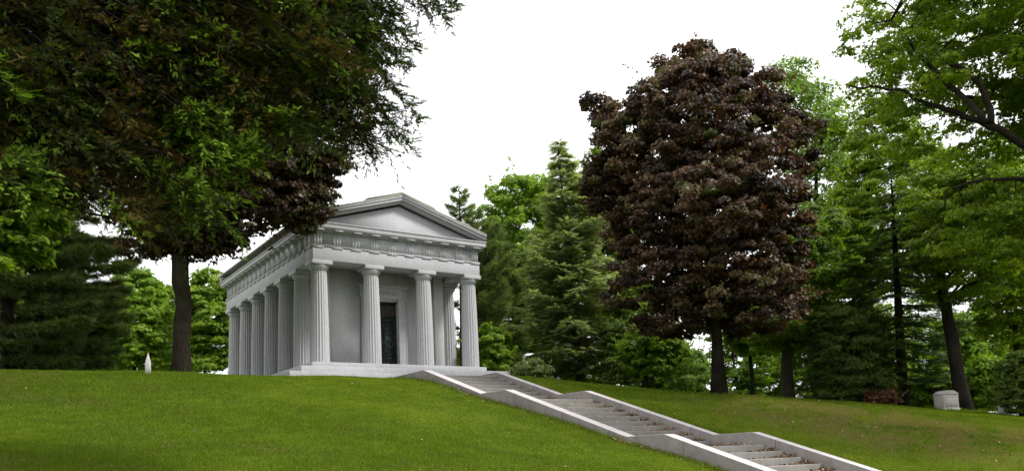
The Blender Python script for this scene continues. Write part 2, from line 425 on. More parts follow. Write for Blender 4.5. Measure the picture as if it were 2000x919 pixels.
# pediment: tympanum and raking cornice
ZP = Z1+.392; ZA = H+3.52; XC = W0/2
half = XC+GE+.03; slope = (ZA-.42-ZP)/half
b = MB(); b.prism([(-.42, ZP), (W0+.42, ZP), (XC, ZP+slope*(XC+.42))], 1, -.34, -.04); tb('tympanum', b, G_TEMPLE, bv=0)
def rake(b, lo, hi, y0, y1, ov=0.0, sides=(-1, 1)):
    """sloping bands between heights lo and hi above the pediment line"""
    for s in sides:
        xe = XC+s*(half+ov); ze = ZP - slope*ov
        b.prism([(xe, ze+lo), (XC, ZP+slope*half+lo), (XC, ZP+slope*half+hi), (xe, ze+hi)], 1, y0, y1)
for sd_ in ((-1,), (1,)):
    b = MB(); rake(b, 0.0, .10, -GE+.10, -.30, sides=sd_); rake(b, .098, .25, -GE+.01, -.28, sides=sd_); rake(b, .248, .30, -GE-.03, -.27, sides=sd_)
    tb('raking_cornice', b, G_TEMPLE, bv=0)
    b = MB(); rake(b, 0, .10, L0+.3, L0+GE-.1, sides=sd_); rake(b, .098, .25, L0+.28, L0+GE-.01, sides=sd_); rake(b, .248, .30, L0+.27, L0+GE+.03, sides=sd_)
    tb('raking_cornice', b, G_TEMPLE, bv=0)
b = MB(); rake(b, .302, .42, -GE-.01, L0+GE+.01, .05); o = tb('roof', b, G_ROOF, bv=0)
b = MB()
for s in (-1, 1):                                                # thicker saddle stones along the ridge
    x1 = XC+s*1.75
    b.prism([(XC, ZP+slope*half+.422), (XC, ZP+slope*half+.53), (x1, ZP+slope*(half-1.75)+.53), (x1+s*.12, ZP+slope*(half-1.87)+.422)], 1, -GE+.03, L0+GE-.03)
b.build('ridge_capping', G_ROOF, o)
for k in range(1, 9):                                            # roof slab joints as low fillets
    y = -GE+k*(L0+2*GE)/9
    for s in (-1, 1):
        x1 = XC+s*(half-.05); b = MB()
        b.prism([(XC+s*1.9, ZP+slope*(half-1.9)+.422), (XC+s*1.9, ZP+slope*(half-1.9)+.47), (x1, ZP+slope*.05+.47), (x1, ZP+slope*.05+.422)], 1, y-.05, y+.05)
        b.build('roof_rib', G_ROOF, o)
# tympanum back filling (roof space)
b = MB(); b.prism([(-.3, ZP), (W0+.3, ZP), (XC, ZP+slope*(XC+.3))], 1, L0+.04, L0+.34); tb('tympanum', b, G_TEMPLE, bv=0)
# ceiling of the colonnade with beams
b = MB(); b.box((-.0, .0, H+.40), (W0, L0, H+.50))
for x in FX[1:3]: b.box((x-.22, EA+.004, H+.12), (x+.22, 1.58, H+.398))
for k in range(1, 6):
    b.box((EA+.004, SY*k-.2, H+.12), (.62, SY*k+.2, H+.398)); b.box((W0-.62, SY*k-.2, H+.12), (W0-EA-.004, SY*k+.2, H+.398))
tb('ceiling', b, G_WALL, bv=0)
# cella
DY = 1.60; CX0, CX1 = .62, 7.19
OX0, OX1, OZ = XC-.80, XC+.80, 3.38
b = MB()
b.box((CX0, DY, .0), (OX0, DY+.45, H+.398)); b.box((OX1, DY, .0), (CX1, DY+.45, H+.398)); b.box((OX0, DY, OZ), (OX1, DY+.45, H+.398))
b.box((CX0, DY+.452, 0), (CX0+.4, L0-1.6, H+.398)); b.box((CX1-.4, DY+.452, 0), (CX1, L0-1.6, H+.398)); b.box((CX0+.4, L0-2, 0), (CX1-.4, L0-1.6, H+.398))
cella = tb('cella_wall', b, G_WALL, bv=0)
b = MB(); b.box((CX0-.04, DY-.05, 0), (CX0+.5, DY-.003, H+.2)); tb('anta', b, G_WALL)
b = MB(); b.box((CX1-.5, DY-.05, 0), (CX1+.04, DY-.003, H+.2)); tb('anta', b, G_WALL)
b = MB(); b.box((CX0-.06, DY-.12, H+.2), (CX1+.06, DY-.003, H+.396)); tb('wall_crown', b, G_WALL)
# door surround with eared lintel
b = MB()
JX = 1.22
b.box((XC-JX, DY-.10, 0), (OX0+.03, DY-.003, 3.48)); b.box((OX1-.03, DY-.10, 0), (XC+JX, DY-.003, 3.48))
b.box((XC-JX-.06, DY-.11, 3.482), (XC+JX+.06, DY-.003, 4.02)); b.box((XC-JX-.12, DY-.19, 4.022), (XC+JX+.12, DY-.003, 4.13))
for s in (-1, 1):
    x = XC+s*(JX-.04); b.box((x-.03, DY-.125, 0), (x+.03, DY-.103, 3.48))
frame = tb('door_frame', b, G_TEMPLE)
cu = bpy.data.curves.new('lintel_text', 'FONT'); cu.body = 'STEVENS'; cu.size = .30; cu.extrude = .006; cu.align_x = 'CENTER'; cu.space_character = 1.12
_t = bpy.data.objects.new('lettering_source', cu); S.collection.objects.link(_t); bpy.context.view_layer.update()
_me = bpy.data.meshes.new_from_object(_t.evaluated_get(bpy.context.evaluated_depsgraph_get())); bpy.data.objects.remove(_t)
tx = link('lettering', _me, frame)
tx.location = (XC, DY-.113, 3.64); tx.rotation_euler = (rad(90), 0, 0)
LETM = granite('letter_granite', (.20, .195, .17), (.14, .13, .1), .3, .08); _me.materials.clear(); _me.materials.append(LETM)
# bronze door, recessed
b = MB(); b.box((OX0, DY+.28, 0), (XC-.008, DY+.34, 2.62)); b.box((XC+.008, DY+.28, 0), (OX1, DY+.34, 2.62))
for s in (-1, 1):
    cx = XC+s*.40
    for (z0, z1) in ((.12, .62), (.72, 1.8), (1.9, 2.5)):
        for (a_, c_, e_, g_) in ((cx-.32, z0, cx+.32, z0+.05), (cx-.32, z1-.05, cx+.32, z1), (cx-.32, z0+.05, cx-.27, z1-.05), (cx+.27, z0+.05, cx+.32, z1-.05)):
            b.box((a_, DY+.255, c_), (e_, DY+.279, g_))
door = b.build('door', BRONZE, temple)
b = MB()
for s in (-1, 1):
    t = np.linspace(0, 2*math.pi, 25); b.tube(np.stack([XC+s*.40+.17*np.cos(t), np.full(25, DY+.25), 1.30+.17*np.sin(t)], 1), .032, 6)
    b.tube([(XC+s*.40-.16, DY+.25, .98), (XC+s*.40, DY+.245, 1.09), (XC+s*.40+.16, DY+.25, .98)], .02, 6)
b.build('wreath', BRONZE, door)
b = MB(); b.lathe([(.0, 0), (.03, .005), (.03, .03), (0, .035)], 10, (XC+.09, DY+.235, 1.25)); b.build('handle', BRONZE, door)
b = MB()
b.box((OX0, DY+.28, 2.62), (OX1, DY+.36, 2.70)); b.box((OX0, DY+.28, OZ-.06), (OX1, DY+.36, OZ-.002))
for k in range(9): x = OX0+.09+k*.1775; b.box((x-.012, DY+.30, 2.70), (x+.012, DY+.325, OZ-.06))
b.build('transom_grille', BRONZE, temple)
b = MB(); b.box((OX0+.002, DY+.37, 0.002), (OX1-.002, DY+.40, OZ-.002)); b.build('door_backing', DARK, temple)

# ------------------------------------------------------------------ stairway
XW = [1.997, 2.371, 5.44, 5.753]
stairs = empty('stairway', (3.9, -2.4, -1.07), label='long straight flight of granite steps climbing the lawn to the temple', cat='stairway')
def skid(o):
    o.matrix_parent_inverse = Matrix.Translation(-stairs.location); return o
# cap profile (y, z) from the temple down the hill
PROF = [(-2.5, -.905), (-6.022, -.905), (-10.309, -2.202), (-11.872, -2.202), (-17.94, -4.049), (-19.436, -4.049), (-25.6, -5.93), (-27.2, -5.93)]
def capz(y):
    ys = [p[0] for p in PROF][::-1]; zs = [p[1] for p in PROF][::-1]; return float(np.interp(y, ys, zs))
def cheek(x0, x1, joints):
    core = MB(); P = [(y, z-.02) for y, z in PROF]
    core.prism(P + [(P[-1][0], P[-1][1]-1.0)] + [(y, z-.95) for y, z in P[::-1]], 0, x0+.012, x1-.012)
    wall = core.build('cheek_wall', DARK, stairs); skid(wall)
    js = sorted([PROF[0][0]]+joints+[PROF[-1][0]], reverse=True)
    for a_, c_ in zip(js[:-1], js[1:]):
        a2, c2 = a_-.012, c_+.012
        ys = [a2]+[y for y, _ in PROF if c2 < y < a2]+[c2]
        top = [(y, capz(y)) for y in ys]
        b = MB(); b.prism(top+[(y, z-.9) for y, z in top[::-1]], 0, x0, x1)
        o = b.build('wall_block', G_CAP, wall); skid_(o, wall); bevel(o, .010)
def skid_(o, par):
    o.matrix_parent_inverse = Matrix.Identity(4)
cheek(XW[0], XW[1], [-3.9, -6.35, -8.6, -12.4, -15.0, -17.2, -20.1, -22.8, -25])
cheek(XW[2], XW[3], [-3.9, -6.5, -8.6, -12.3, -14.6, -17.0, -20.2, -23.1, -25])
TOPS = []
def step(y0, y1, z):
    """one granite step: nosing at y0 (lower y), tread reaching back to y1"""
    b = MB(); b.box((XW[1]+.004, y0, z-.5), (XW[2]-.004, y1, z)); TOPS.append((y0, y1, z))
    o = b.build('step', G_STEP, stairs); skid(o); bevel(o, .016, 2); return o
RISE = .186
z = -1.07; step(-6.05, -2.60, z); o = bpy.context.scene.objects
y = -6.05
for k in range(7): z -= RISE; step(y-.6, y-.003, z); y -= .6
z -= RISE; step(-12.44, y-.003, z); y = -12.44
for k in range(9): z -= RISE; step(y-.6, y-.003, z); y -= .6
z -= RISE; step(-19.91, y-.003, z); y = -19.91
for k in range(9): z -= RISE; step(y-.6, y-.003, z); y -= .6
z -= RISE; step(y-1.8, y-.003, z)

# ------------------------------------------------------------------ small monuments
def obelisk():
    p = at(289, 729, 30.5); x, y = p[0], p[1]; zg = gz(x, y)
    t = empty('grave_marker', (x, y, zg), label='small white pointed stone marker on the lawn left of the bare tree trunk', cat='grave marker')
    t.rotation_euler.z = -YAW+.15
    b = MB(); q = .078
    b.add([(-q,-q,.06),(q,-q,.06),(q,q,.06),(-q,q,.06),(-q*.92,-q*.92,.40),(q*.92,-q*.92,.40),(q*.92,q*.92,.40),(-q*.92,q*.92,.40),(0,0,.72)],
          [np.array([(0,3,2,1),(0,1,5,4),(1,2,6,5),(2,3,7,6),(3,0,4,7)]), np.array([(4,5,8),(5,6,8),(6,7,8),(7,4,8)])])
    bevel(b.build('shaft', G_MARB, t), .006)
    b = MB(); b.box((-.085, -.085, -.15), (.085, .085, .06)); bevel(b.build('base', G_MARB, t), .01)
obelisk()
def tomb(px, py, D, wd, dp, ht, label, yaw, mat, peak=.12):
    p = at(px, py, D); x, y = p[0], p[1]; zg = gz(x, y)
    t = empty('tombstone', (x, y, zg), label=label, cat='tombstone'); t.rotation_euler.z = yaw
    h = wd/2
    b = MB(); b.box((-h, -dp/2, .10), (h, dp/2, ht))
    b.box((-h*.78, -dp/2-.02, .18), (h*.78, -dp/2-.002, ht-.16)); bevel(b.build('block', mat, t), .012)
    b = MB(); b.box((-h-.03, -dp/2-.03, -.3), (h+.03, dp/2+.03, .10)); bevel(b.build('base', mat, t), .015)
    b = MB(); e = h+.012; b.prism([(-e, ht+.002), (e, ht+.002), (e, ht+.05), (h*.45, ht+peak), (-h*.45, ht+peak), (-e, ht+.05)], 1, -dp/2-.012, dp/2+.012)
    bevel(b.build('cap', mat, t), .01)
    return t
tomb(1850, 801, 39.0, .80, .5, .64, 'grey granite tombstone with low gabled top beside leaning trunk', -YAW+.35, G_TOMB, .17)
tomb(1969, 814, 39.5, .62, .3, .34, 'low pale stone grave slab at foot of round dark bush', -YAW+.2, G_MARB, .05)

# ------------------------------------------------------------------ foliage machinery
def rotmats(nrm, spin):
    """rotation matrices whose third column is nrm and which are spun by the given angle about it"""
    nrm = nrm/np.linalg.norm(nrm, axis=1)[:, None]
    a = np.where(np.abs(nrm[:, 2:3]) < .9, np.array([[0, 0, 1.]]), np.array([[1., 0, 0]]))
    u = np.cross(a, nrm); u /= np.linalg.norm(u, axis=1)[:, None]; v = np.cross(nrm, u)
    c, s_ = np.cos(spin)[:, None], np.sin(spin)[:, None]
    return np.stack([u*c+v*s_, -u*s_+v*c, nrm], 2)
def framemats(xdir, up):
    """rotation matrices whose first column is xdir, third column close to up"""
    x = xdir/np.linalg.norm(xdir, axis=1)[:, None]
    y = np.cross(up, x); y /= np.linalg.norm(y, axis=1)[:, None]+1e-9
    return np.stack([x, y, np.cross(x, y)], 2)
def scatter(b, tv, tf, pos, R, sc, tone, mat=0):
    """copies template vertices tv / faces tf to pos with rotation R and scale sc"""
    k = len(tv); n = len(pos)
    V = np.einsum('nij,kj->nki', R, tv)*np.reshape(sc, (n, -1, 1) if np.ndim(sc) == 1 else (n, 1, 3)) + pos[:, None, :]
    off = (np.arange(n)*k)[:, None, None]
    fs = [(off+np.asarray(f)[None]).reshape(-1, np.asarray(f).shape[1]) for f in tf]
    b.add(V.reshape(-1, 3), fs, mat, np.repeat(np.clip(tone, 0, 1), k))
def maple_leaf():
    pts = [(0, 0), (.30, .12), (.18, .42), (.48, .34), (.62, .56), (.70, .20), (1.0, 0), (.70, -.20), (.62, -.56), (.48, -.34), (.18, -.42), (.30, -.12)]
    v = np.array([(x-.4, y, -.18*abs(y)-.10*(x-.4)**2) for x, y in pts])
    return v, [np.arange(12)[None]]
def plain_leaf():
    v = np.array([(-.5, 0, 0), (-.1, .26, -.03), (.5, 0, -.08), (-.1, -.26, -.03)]); return v, [np.array([[0, 1, 2, 3]])]
def leaf_pair():
    """three narrow leaves on one stalk"""
    v = []; f = []
    for a in (-.9, 0, .9):
        c, s_ = math.cos(a), math.sin(a); k = len(v)
        for x, y, z in ((-.1, 0, 0), (.25, .17, .02), (.75, 0, -.10), (.25, -.17, .02)): v.append((x*c-y*s_, x*s_+y*c, z))
        f.append((k, k+1, k+2, k+3))
    return np.array(v), [np.array(f)]
def sprig(nn=7, L=1.0, nl=.34, wd=.035, ang=1.0, flat=.25, fwd=.5):
    """a twig along +x with needles to both sides"""
    v = [(0, -.012, 0), (0, .012, 0), (L, 0, 0)]; f = [(0, 1, 2)]
    r = np.random.RandomState(3)
    for i in range(nn):
        x = L*(.08+.92*i/nn)
        for s_ in (-1, 1):
            zz = flat*r.uniform(-1, 1); k = len(v); le = nl*(1-.35*i/nn)
            d = np.array([fwd, s_*ang, zz]); d /= np.linalg.norm(d); e = np.array([d[1], -d[0], 0])*s_
            p = np.array([x, 0, 0])
            for q in (p-e*wd, p+e*wd, p+d*le): v.append(tuple(q))
            f.append((k, k+1, k+2))
    k = len(v); v += [(L*.9, -wd, 0), (L*.9, wd, 0), (L+nl*.7, 0, 0)]; f.append((k, k+1, k+2))
    return np.array(v), [np.array(f)]
def tuft(nn=16, nl=1.0, wd=.03):
    """a brush of long needles round a shoot along +x"""
    r = np.random.RandomState(5); v = []; f = []
    for i in range(nn):
        d = np.array([r.uniform(.35, 1.1), r.uniform(-.8, .8), r.uniform(-.55, .75)]); d /= np.linalg.norm(d)
        e = np.cross(d, r.randn(3)); e /= np.linalg.norm(e); p = np.array([r.uniform(0, .35), 0, 0]); k = len(v)
        for q in (p-e*wd, p+e*wd, p+d*nl*r.uniform(.7, 1)): v.append(tuple(q))
        f.append((k, k+1, k+2))
    return np.array(v), [np.array(f)]

def interp_outline(out, base_px, D, depth=1.0):
    """photo outline rows (py, left, right) -> heights and the crown's centre offset and half width in metres"""
    rows = []
    for py, l, r in out:
        P = at((l+r)/2, py, D); L = at(l, py, D); R_ = at(r, py, D)
        c = (L+R_)/2; rows.append((P[2], c[0], c[1], np.hypot(*(R_-L)[:2])/2))
    rows.sort(key=lambda q: q[0]); return np.array(rows)
LOBE = .12
def crown_points(rows, n, rs, bias=.45, depth=1.0, minfrac=0.0):
    """points in the crown; bias < .5 puts most of them near its surface"""
    z = rows[:, 0]; a = rows[:, 3]; rs0 = np.random.RandomState(int(abs(z[0]*1000)) % 9999)
    zz = rs.uniform(z[0], z[-1], n*3); aa = np.interp(zz, z, a)
    keep = rs.uniform(0, 1, n*3) < (aa/a.max())**1.2+.04
    zz = zz[keep][:n]; aa = aa[keep][:n]; m = len(zz)
    th = rs.uniform(0, 2*math.pi, m); ph = rs0.uniform(0, 6.28, 6); q = (zz-z[0])/max(.1, a.max())
    lob = .5*np.sin(3*th+ph[0]+2.1*q)+.5*np.sin(2*th+ph[1]-4.3*q)+.5*np.sin(5*th+ph[2]+6.5*q)+.4*np.sin(9*q+ph[3])
    aa = aa*(1+LOBE*lob*np.clip(aa/a.max()*1.4, .3, 1)); rr = (minfrac+(1-minfrac)*rs.uniform(0, 1, m)**bias)*aa
    cx = np.interp(zz, z, rows[:, 1]); cy = np.interp(zz, z, rows[:, 2])
    u, v = RGT0[:2], np.array([math.sin(YAW), math.cos(YAW)])
    x = cx+rr*np.cos(th)*u[0]+rr*np.sin(th)*v[0]*depth; y = cy+rr*np.cos(th)*u[1]+rr*np.sin(th)*v[1]*depth
    out = np.stack([np.cos(th)*u[0]+np.sin(th)*v[0], np.cos(th)*u[1]+np.sin(th)*v[1], np.zeros(m)], 1)
    return np.stack([x, y, zz], 1), out, rr/np.maximum(aa, .01)
def limb(b, p0, p1, r0, r1, rs, n=6, sag=.15, wob=.06, sides=6):
    p0 = np.asarray(p0, float); p1 = np.asarray(p1, float); t = np.linspace(0, 1, n)[:, None]
    L = np.linalg.norm(p1-p0); P = p0+(p1-p0)*t; P[:, 2] += sag*L*np.sin(t[:, 0]*math.pi)*.6
    P[1:-1] += rs.randn(n-2, 3)*wob*L
    b.tube(P, r0+(r1-r0)*t[:, 0]**.8, sides); return P
def trunk_mesh(b, base, top, r0, r1, rs, n=10, wob=.03, flare=.6, sides=14, lumps=0.0):
    t = np.linspace(0, 1, n); base = np.asarray(base, float); top = np.asarray(top, float)
    P = base+(top-base)*t[:, None]; L = np.linalg.norm(top-base)
    P[1:-1, :2] += np.cumsum(rs.randn(n-2, 2), 0)*wob*.4
    R = r0+(r1-r0)*t; R *= 1+flare*np.exp(-t*L/.35)
    if lumps: R *= 1+lumps*rs.randn(n)*(t > .08)
    P[0, 2] -= .4
    b.tube(P, R, sides, jit=.035); return P
def leaves_for(b, cl, outd, cr, per, size, tmpl, rs, up=.75, droop=.3, flat=.6, tone0=.5, tvar=.16, cvar=.14, jit=.5):
    """clumps at cl, each a shallow dome of leaves; their tops carry most of the leaves"""
    n = len(cl); k = per; N_ = n*k
    C_ = np.repeat(cl, k, 0); O = np.repeat(outd, k, 0); crs = np.repeat(cr, k)
    d = rs.randn(N_, 3); d /= np.linalg.norm(d, axis=1)[:, None]
    lowf = d[:, 2] < -.15; d[lowf, 2] *= -rs.uniform(-.4, 1, lowf.sum())
    rr = rs.uniform(.35, 1, N_)**.5
    p = C_ + d*(crs*rr)[:, None]*np.array([1, 1, flat])
    nrm = d*.55+O*.35+np.array([0, 0, up])+rs.randn(N_, 3)*jit
    tone = np.repeat(rs.randn(n)*cvar, k)+tone0+rs.randn(N_)*tvar
    R = rotmats(nrm, rs.uniform(0, 6.28, N_))
    scatter(b, tmpl[0], tmpl[1], p, R, size*rs.uniform(.7, 1.25, N_), tone)
def keep_out(P, holes, D):
    """drops clumps whose place lies in one of the crown's gaps (px, py, radius in photo pixels at distance D)"""
    m = np.ones(len(P), bool)
    for hx, hy, hr in holes:
        c = at(hx, hy, D); rr = hr*D/FOC
        v = P-c; f = np.array([math.sin(YAW), math.cos(YAW), .1]); f /= np.linalg.norm(f)
        dd = v-np.outer(v@f, f); m &= np.linalg.norm(dd, axis=1) > rr
    return m

def broadleaf(name, label, cat, base_px, D, outline, trunk_r, mat, bark=BARK_D, nclump=200, per=120, cr=.8, leaf=.16, tmpl=None,
              seed=1, trunk_top=None, holes=(), bias=.42, group=None, tone0=.5, limbs=14, flat=.6, base=None, depth=1.0, wob=.1, jit=.5, zlift=0, lumps=0, topr=.45, cvar=.14, up=.75, shoots=0, extra=(), burls=(), forks=()):
    rs = np.random.RandomState(seed)
    if nclump < 1000: nclump = int(nclump*2.3); cr *= .72; per = int(per*.8); flat = min(.75, flat*1.25)
    bp = at(base_px[0], base_px[1], D) if base is None else np.array(base, float)
    x, y = bp[0], bp[1]; zg = gz(x, y)
    t = empty(name, (x, y, zg), label=label, cat=cat, group=group)
    off = np.array([x, y, zg])
    rows = interp_outline(outline, base_px, D)
    P, O, fr = crown_points(rows, nclump, rs, bias, depth)
    if holes:
        m = keep_out(P, holes, D); P, O, fr = P[m], O[m], fr[m]
    zlo, zhi = rows[0, 0], rows[-1, 0]
    for ex, ey, er, en in extra:                          # lobes of the crown that hang out of its main body
        c = at(ex, ey, D); P = np.vstack([P, c+np.clip(rs.randn(en, 3), -1.6, 1.6)*er*.6]); O = np.vstack([O, np.repeat(RGT0[None], en, 0)]); fr = np.r_[fr, np.full(en, .8)]
    if trunk_r:
        b = MB(); tt = trunk_top if trunk_top is not None else (x+(rows[len(rows)//2, 1]-x)*.6, y+(rows[len(rows)//2, 2]-y)*.6, zlo+(zhi-zlo)*.72)
        TP = trunk_mesh(b, (0, 0, 0), np.array(tt)-off, trunk_r, trunk_r*topr*.5, rs, wob=wob, lumps=lumps, n=24 if lumps > .05 else 12)
        idx = rs.choice(len(P), min(limbs, len(P)), replace=False)
        for i in idx:
            tgt = P[i]-off; zt = min(max(tgt[2]-np.hypot(tgt[0], tgt[1])*.55, (zlo-zg)*.9), TP[-1, 2]*.96)
            k = int(np.clip(np.searchsorted(TP[:, 2], zt), 1, len(TP)-1)); s0 = TP[k]
            limb(b, s0, tgt, trunk_r*rs.uniform(.16, .34), .015, rs)
        for sx, sh, sr in burls:                          # swellings on the trunk: side (-1..1), height, size
            c0 = np.array([np.interp(sh, TP[:, 2], TP[:, 0]), np.interp(sh, TP[:, 2], TP[:, 1]), sh])+RGT0*sx*trunk_r*.62
            b.tube([c0+np.array([0, 0, q_])*sr*1.5 for q_ in (-1, -.7, -.3, .1, .5, .85, 1)], np.array([.05, .45, .8, 1, .85, .5, .05])*sr, 12, jit=.08)
        for fx, fy, fh, fr_, sg_ in forks:
            s0 = np.array([np.interp(fh, TP[:, 2], TP[:, 0]), np.interp(fh, TP[:, 2], TP[:, 1]), fh])
            limb(b, s0, at(fx, fy, D)-off, fr_, fr_*.35, rs, n=8, sag=sg_, wob=.02, sides=10)
        b.build('trunk', bark, t, smooth=True)
    b = MB()
    crs = cr*rs.uniform(.65, 1.25, len(P))*np.clip(1.25-.5*fr, .6, 1.2)
    leaves_for(b, P-off, O, crs, per, leaf, tmpl or plain_leaf(), rs, tone0=tone0, flat=flat, jit=jit, cvar=cvar, up=up)
    nsh = shoots or int(len(P)*.16)                       # leafy shoots that stand out of the crown's surface
    Q, QO, _ = crown_points(rows, nsh, rs, .12, depth, .84)
    if len(Q):
        ln = cr*rs.uniform(.7, 1.7, len(Q)); top = np.clip((Q[:, 2]-zlo)/(zhi-zlo), 0, 1)
        dr = QO*(1.0-.55*top)[:, None]+np.array([0, 0, 1.])*(.1+1.1*top)[:, None]+rs.randn(len(Q), 3)*.3; dr /= np.linalg.norm(dr, axis=1)[:, None]
        k = 16; f = np.tile(np.linspace(.1, 1, k), len(Q)); pp = np.repeat(Q-off, k, 0)+np.repeat(dr*ln[:, None], k, 0)*f[:, None]+rs.randn(len(Q)*k, 3)*.22*cr*np.maximum(.25, 1-f)[:, None]
        T_ = tmpl or plain_leaf()
        scatter(b, T_[0], T_[1], pp, rotmats(rs.randn(len(pp), 3)*.6+np.array([0, 0, .6]), rs.uniform(0, 6.28, len(pp))), leaf*rs.uniform(.7, 1.1, len(pp)), tone0+.12+rs.randn(len(pp))*.15)
    b.build('crown', mat, t, tone=True)
    return t

def conifer(name, label, base_px, D, outline, trunk_r, mat, bark=BARK_D, whorl=.45, per_whorl=6, droop=.25, upturn=.15, sp=None, size=.34,
            dens=9, seed=1, group=None, tone0=.5, start=.0, cat='conifer', gap=0.0, width=.38, base=None, lift=0.0, irregular=.2, top=None):
    """straight trunk with whorls of boughs; the outline sets how far the boughs reach at each height"""
    rs = np.random.RandomState(seed)
    bp = at(base_px[0], base_px[1], D) if base is None else np.array(base, float)
    x, y = bp[0], bp[1]; zg = gz(x, y); off = np.array([x, y, zg])
    t = empty(name, (x, y, zg), label=label, cat=cat, group=group)
    rows = interp_outline(outline, base_px, D); z0, z1 = rows[0, 0]-zg, rows[-1, 0]-zg
    b = MB(); tx_, ty_ = (rows[-1, 1]-x), (rows[-1, 2]-y)
    ts = np.linspace(0, 1, 12); TP = np.stack([tx_*ts, ty_*ts, ts*z1], 1); TP[0, 2] -= .4
    b.tube(TP, trunk_r*(1-ts)**.8*(1+.3*np.exp(-ts*20))+.012, 10)
    pos = []; xd = []; up = []; sc = []; tn = []
    z = z0
    while z < z1:
        fz = (z-z0)/(z1-z0); a = np.interp(z+zg, rows[:, 0], rows[:, 3])
        nb = max(3, int(per_whorl*(.55+.45*(1-fz)))); th0 = rs.uniform(0, 6.28)
        cx = np.interp(z+zg, rows[:, 0], rows[:, 1])-x; cy = np.interp(z+zg, rows[:, 0], rows[:, 2])-y
        for k in range(nb):
            if rs.rand() < gap: continue
            th = th0+k*6.283/nb+rs.uniform(-.3, .3); L = max(.18, a*rs.uniform(1-irregular*2, 1+irregular*.3))
            s0 = np.array([tx_*z/z1, ty_*z/z1, z+rs.uniform(-.1, .1)])
            tip = np.array([cx+math.cos(th)*L, cy+math.sin(th)*L, z-droop*L+lift*L])
            d = tip-s0; d[2] = 0; n_ = np.linalg.norm(d)+1e-6
            m = 7; q = np.linspace(0, 1, m)[:, None]; P = s0+(tip-s0)*q
            P[:, 2] = s0[2]+(tip[2]-s0[2])*(q[:, 0]**.9)+upturn*n_*(q[:, 0]**4)
            b.tube(P, np.linspace(max(.012, trunk_r*.16), .006, m), 4)
            dirn = d/n_; side = np.array([-dirn[1], dirn[0], 0])
            ns = max(5, int(dens*n_)); qq = rs.uniform(.12, 1, ns)**.75
            wd = width*n_*(1.15-qq)*np.minimum(1, qq*3)+.12
            sg = rs.uniform(-1, 1, ns); base_p = np.stack([np.interp(qq, q[:, 0], P[:, i]) for i in range(3)], 1)
            p = base_p+side*(sg*wd)[:, None]; p[:, 2] += -np.abs(sg)*wd*.22+rs.randn(ns)*.04
            xdir = dirn[None]*(1.0-.35*np.abs(sg))[:, None]+side[None]*(sg*.95)[:, None]+np.array([0, 0, -.12])+rs.randn(ns, 3)*.16
            pos.append(p); xd.append(xdir); up.append(np.array([0, 0, 1.])+rs.randn(ns, 3)*.3)
            sc.append(size*rs.uniform(.7, 1.3, ns)); tn.append(tone0+rs.randn()*.10+rs.randn(ns)*.15+(qq-.6)*.25)
        z += whorl*(.75+.5*rs.rand())*(1-.35*fz)
    b.build('trunk', bark, t, smooth=True)
    bb = MB(); tv, tf = sp or sprig()
    scatter(bb, tv, tf, np.vstack(pos), framemats(np.vstack(xd), np.vstack(up)), np.concatenate(sc), np.concatenate(tn))
    bb.build('crown', mat, t, tone=True)
    return t

# leaf colours (real surface colours)
L_COPPER = leafmat('copper_maple_leaves', [(.0, (.014, .009, .006)), (.35, (.034, .020, .011)), (.6, (.070, .039, .019)), (.8, (.125, .078, .037)), (.92, (.095, .085, .030)), (1, (.075, .10, .024))], .26, (1.5, .85, .4), .5, .28)
L_COPPER2 = leafmat('dark_copper_leaves', [(.0, (.014, .009, .006)), (.45, (.040, .024, .013)), (.7, (.075, .045, .022)), (.85, (.05, .06, .018)), (1, (.07, .12, .02))], .25, (1.5, .7, .4), .45, .4)
L_GREEN = leafmat('green_leaves', [(.0, (.05, .09, .008)), (.5, (.13, .21, .016)), (1, (.24, .32, .03))], .55)
L_LIME = leafmat('fresh_green_leaves', [(.0, (.08, .15, .010)), (.5, (.16, .27, .018)), (1, (.27, .36, .03))], .5)
L_OAK = leafmat('oak_leaves', [(.0, (.06, .10, .006)), (.5, (.15, .23, .014)), (1, (.28, .35, .025))], .55)
L_PALE = leafmat('pale_green_leaves', [(.0, (.07, .13, .02)), (.5, (.14, .23, .035)), (1, (.24, .32, .06))], .5)
L_SPRUCE = leafmat('spruce_needles', [(.0, (.022, .044, .012)), (.5, (.06, .10, .024)), (1, (.13, .19, .04))], .28)
L_FIR = leafmat('silver_fir_needles', [(.0, (.10, .135, .045)), (.5, (.23, .275, .12)), (1, (.38, .42, .22))], .38)
L_PINE = leafmat('pine_needles', [(.0, (.035, .055, .014)), (.5, (.095, .135, .035)), (1, (.19, .24, .07))], .35)
L_OLIVE = leafmat('olive_green_leaves', [(.0, (.05, .07, .02)), (.5, (.12, .16, .04)), (1, (.23, .27, .09))], .35)
L_LARCH = leafmat('soft_green_needles', [(.0, (.035, .07, .014)), (.5, (.07, .13, .02)), (1, (.12, .18, .03))], .35)
L_YEW = leafmat('dark_evergreen_leaves', [(.0, (.022, .042, .008)), (.5, (.06, .095, .018)), (1, (.14, .20, .035))], .25, rough=.6, spec=.12)
L_NEAR = leafmat('near_conifer_needles', [(.0, (.030, .024, .009)), (.2, (.095, .060, .014)), (.38, (.022, .026, .008)), (.55, (.030, .044, .010)), (.75, (.065, .10, .014)), (1, (.14, .23, .022))], .25, rough=.75, spec=.08)
L_RED = leafmat('red_leaves', [(.0, (.05, .02, .012)), (.5, (.12, .045, .025)), (1, (.16, .10, .04))], .35)

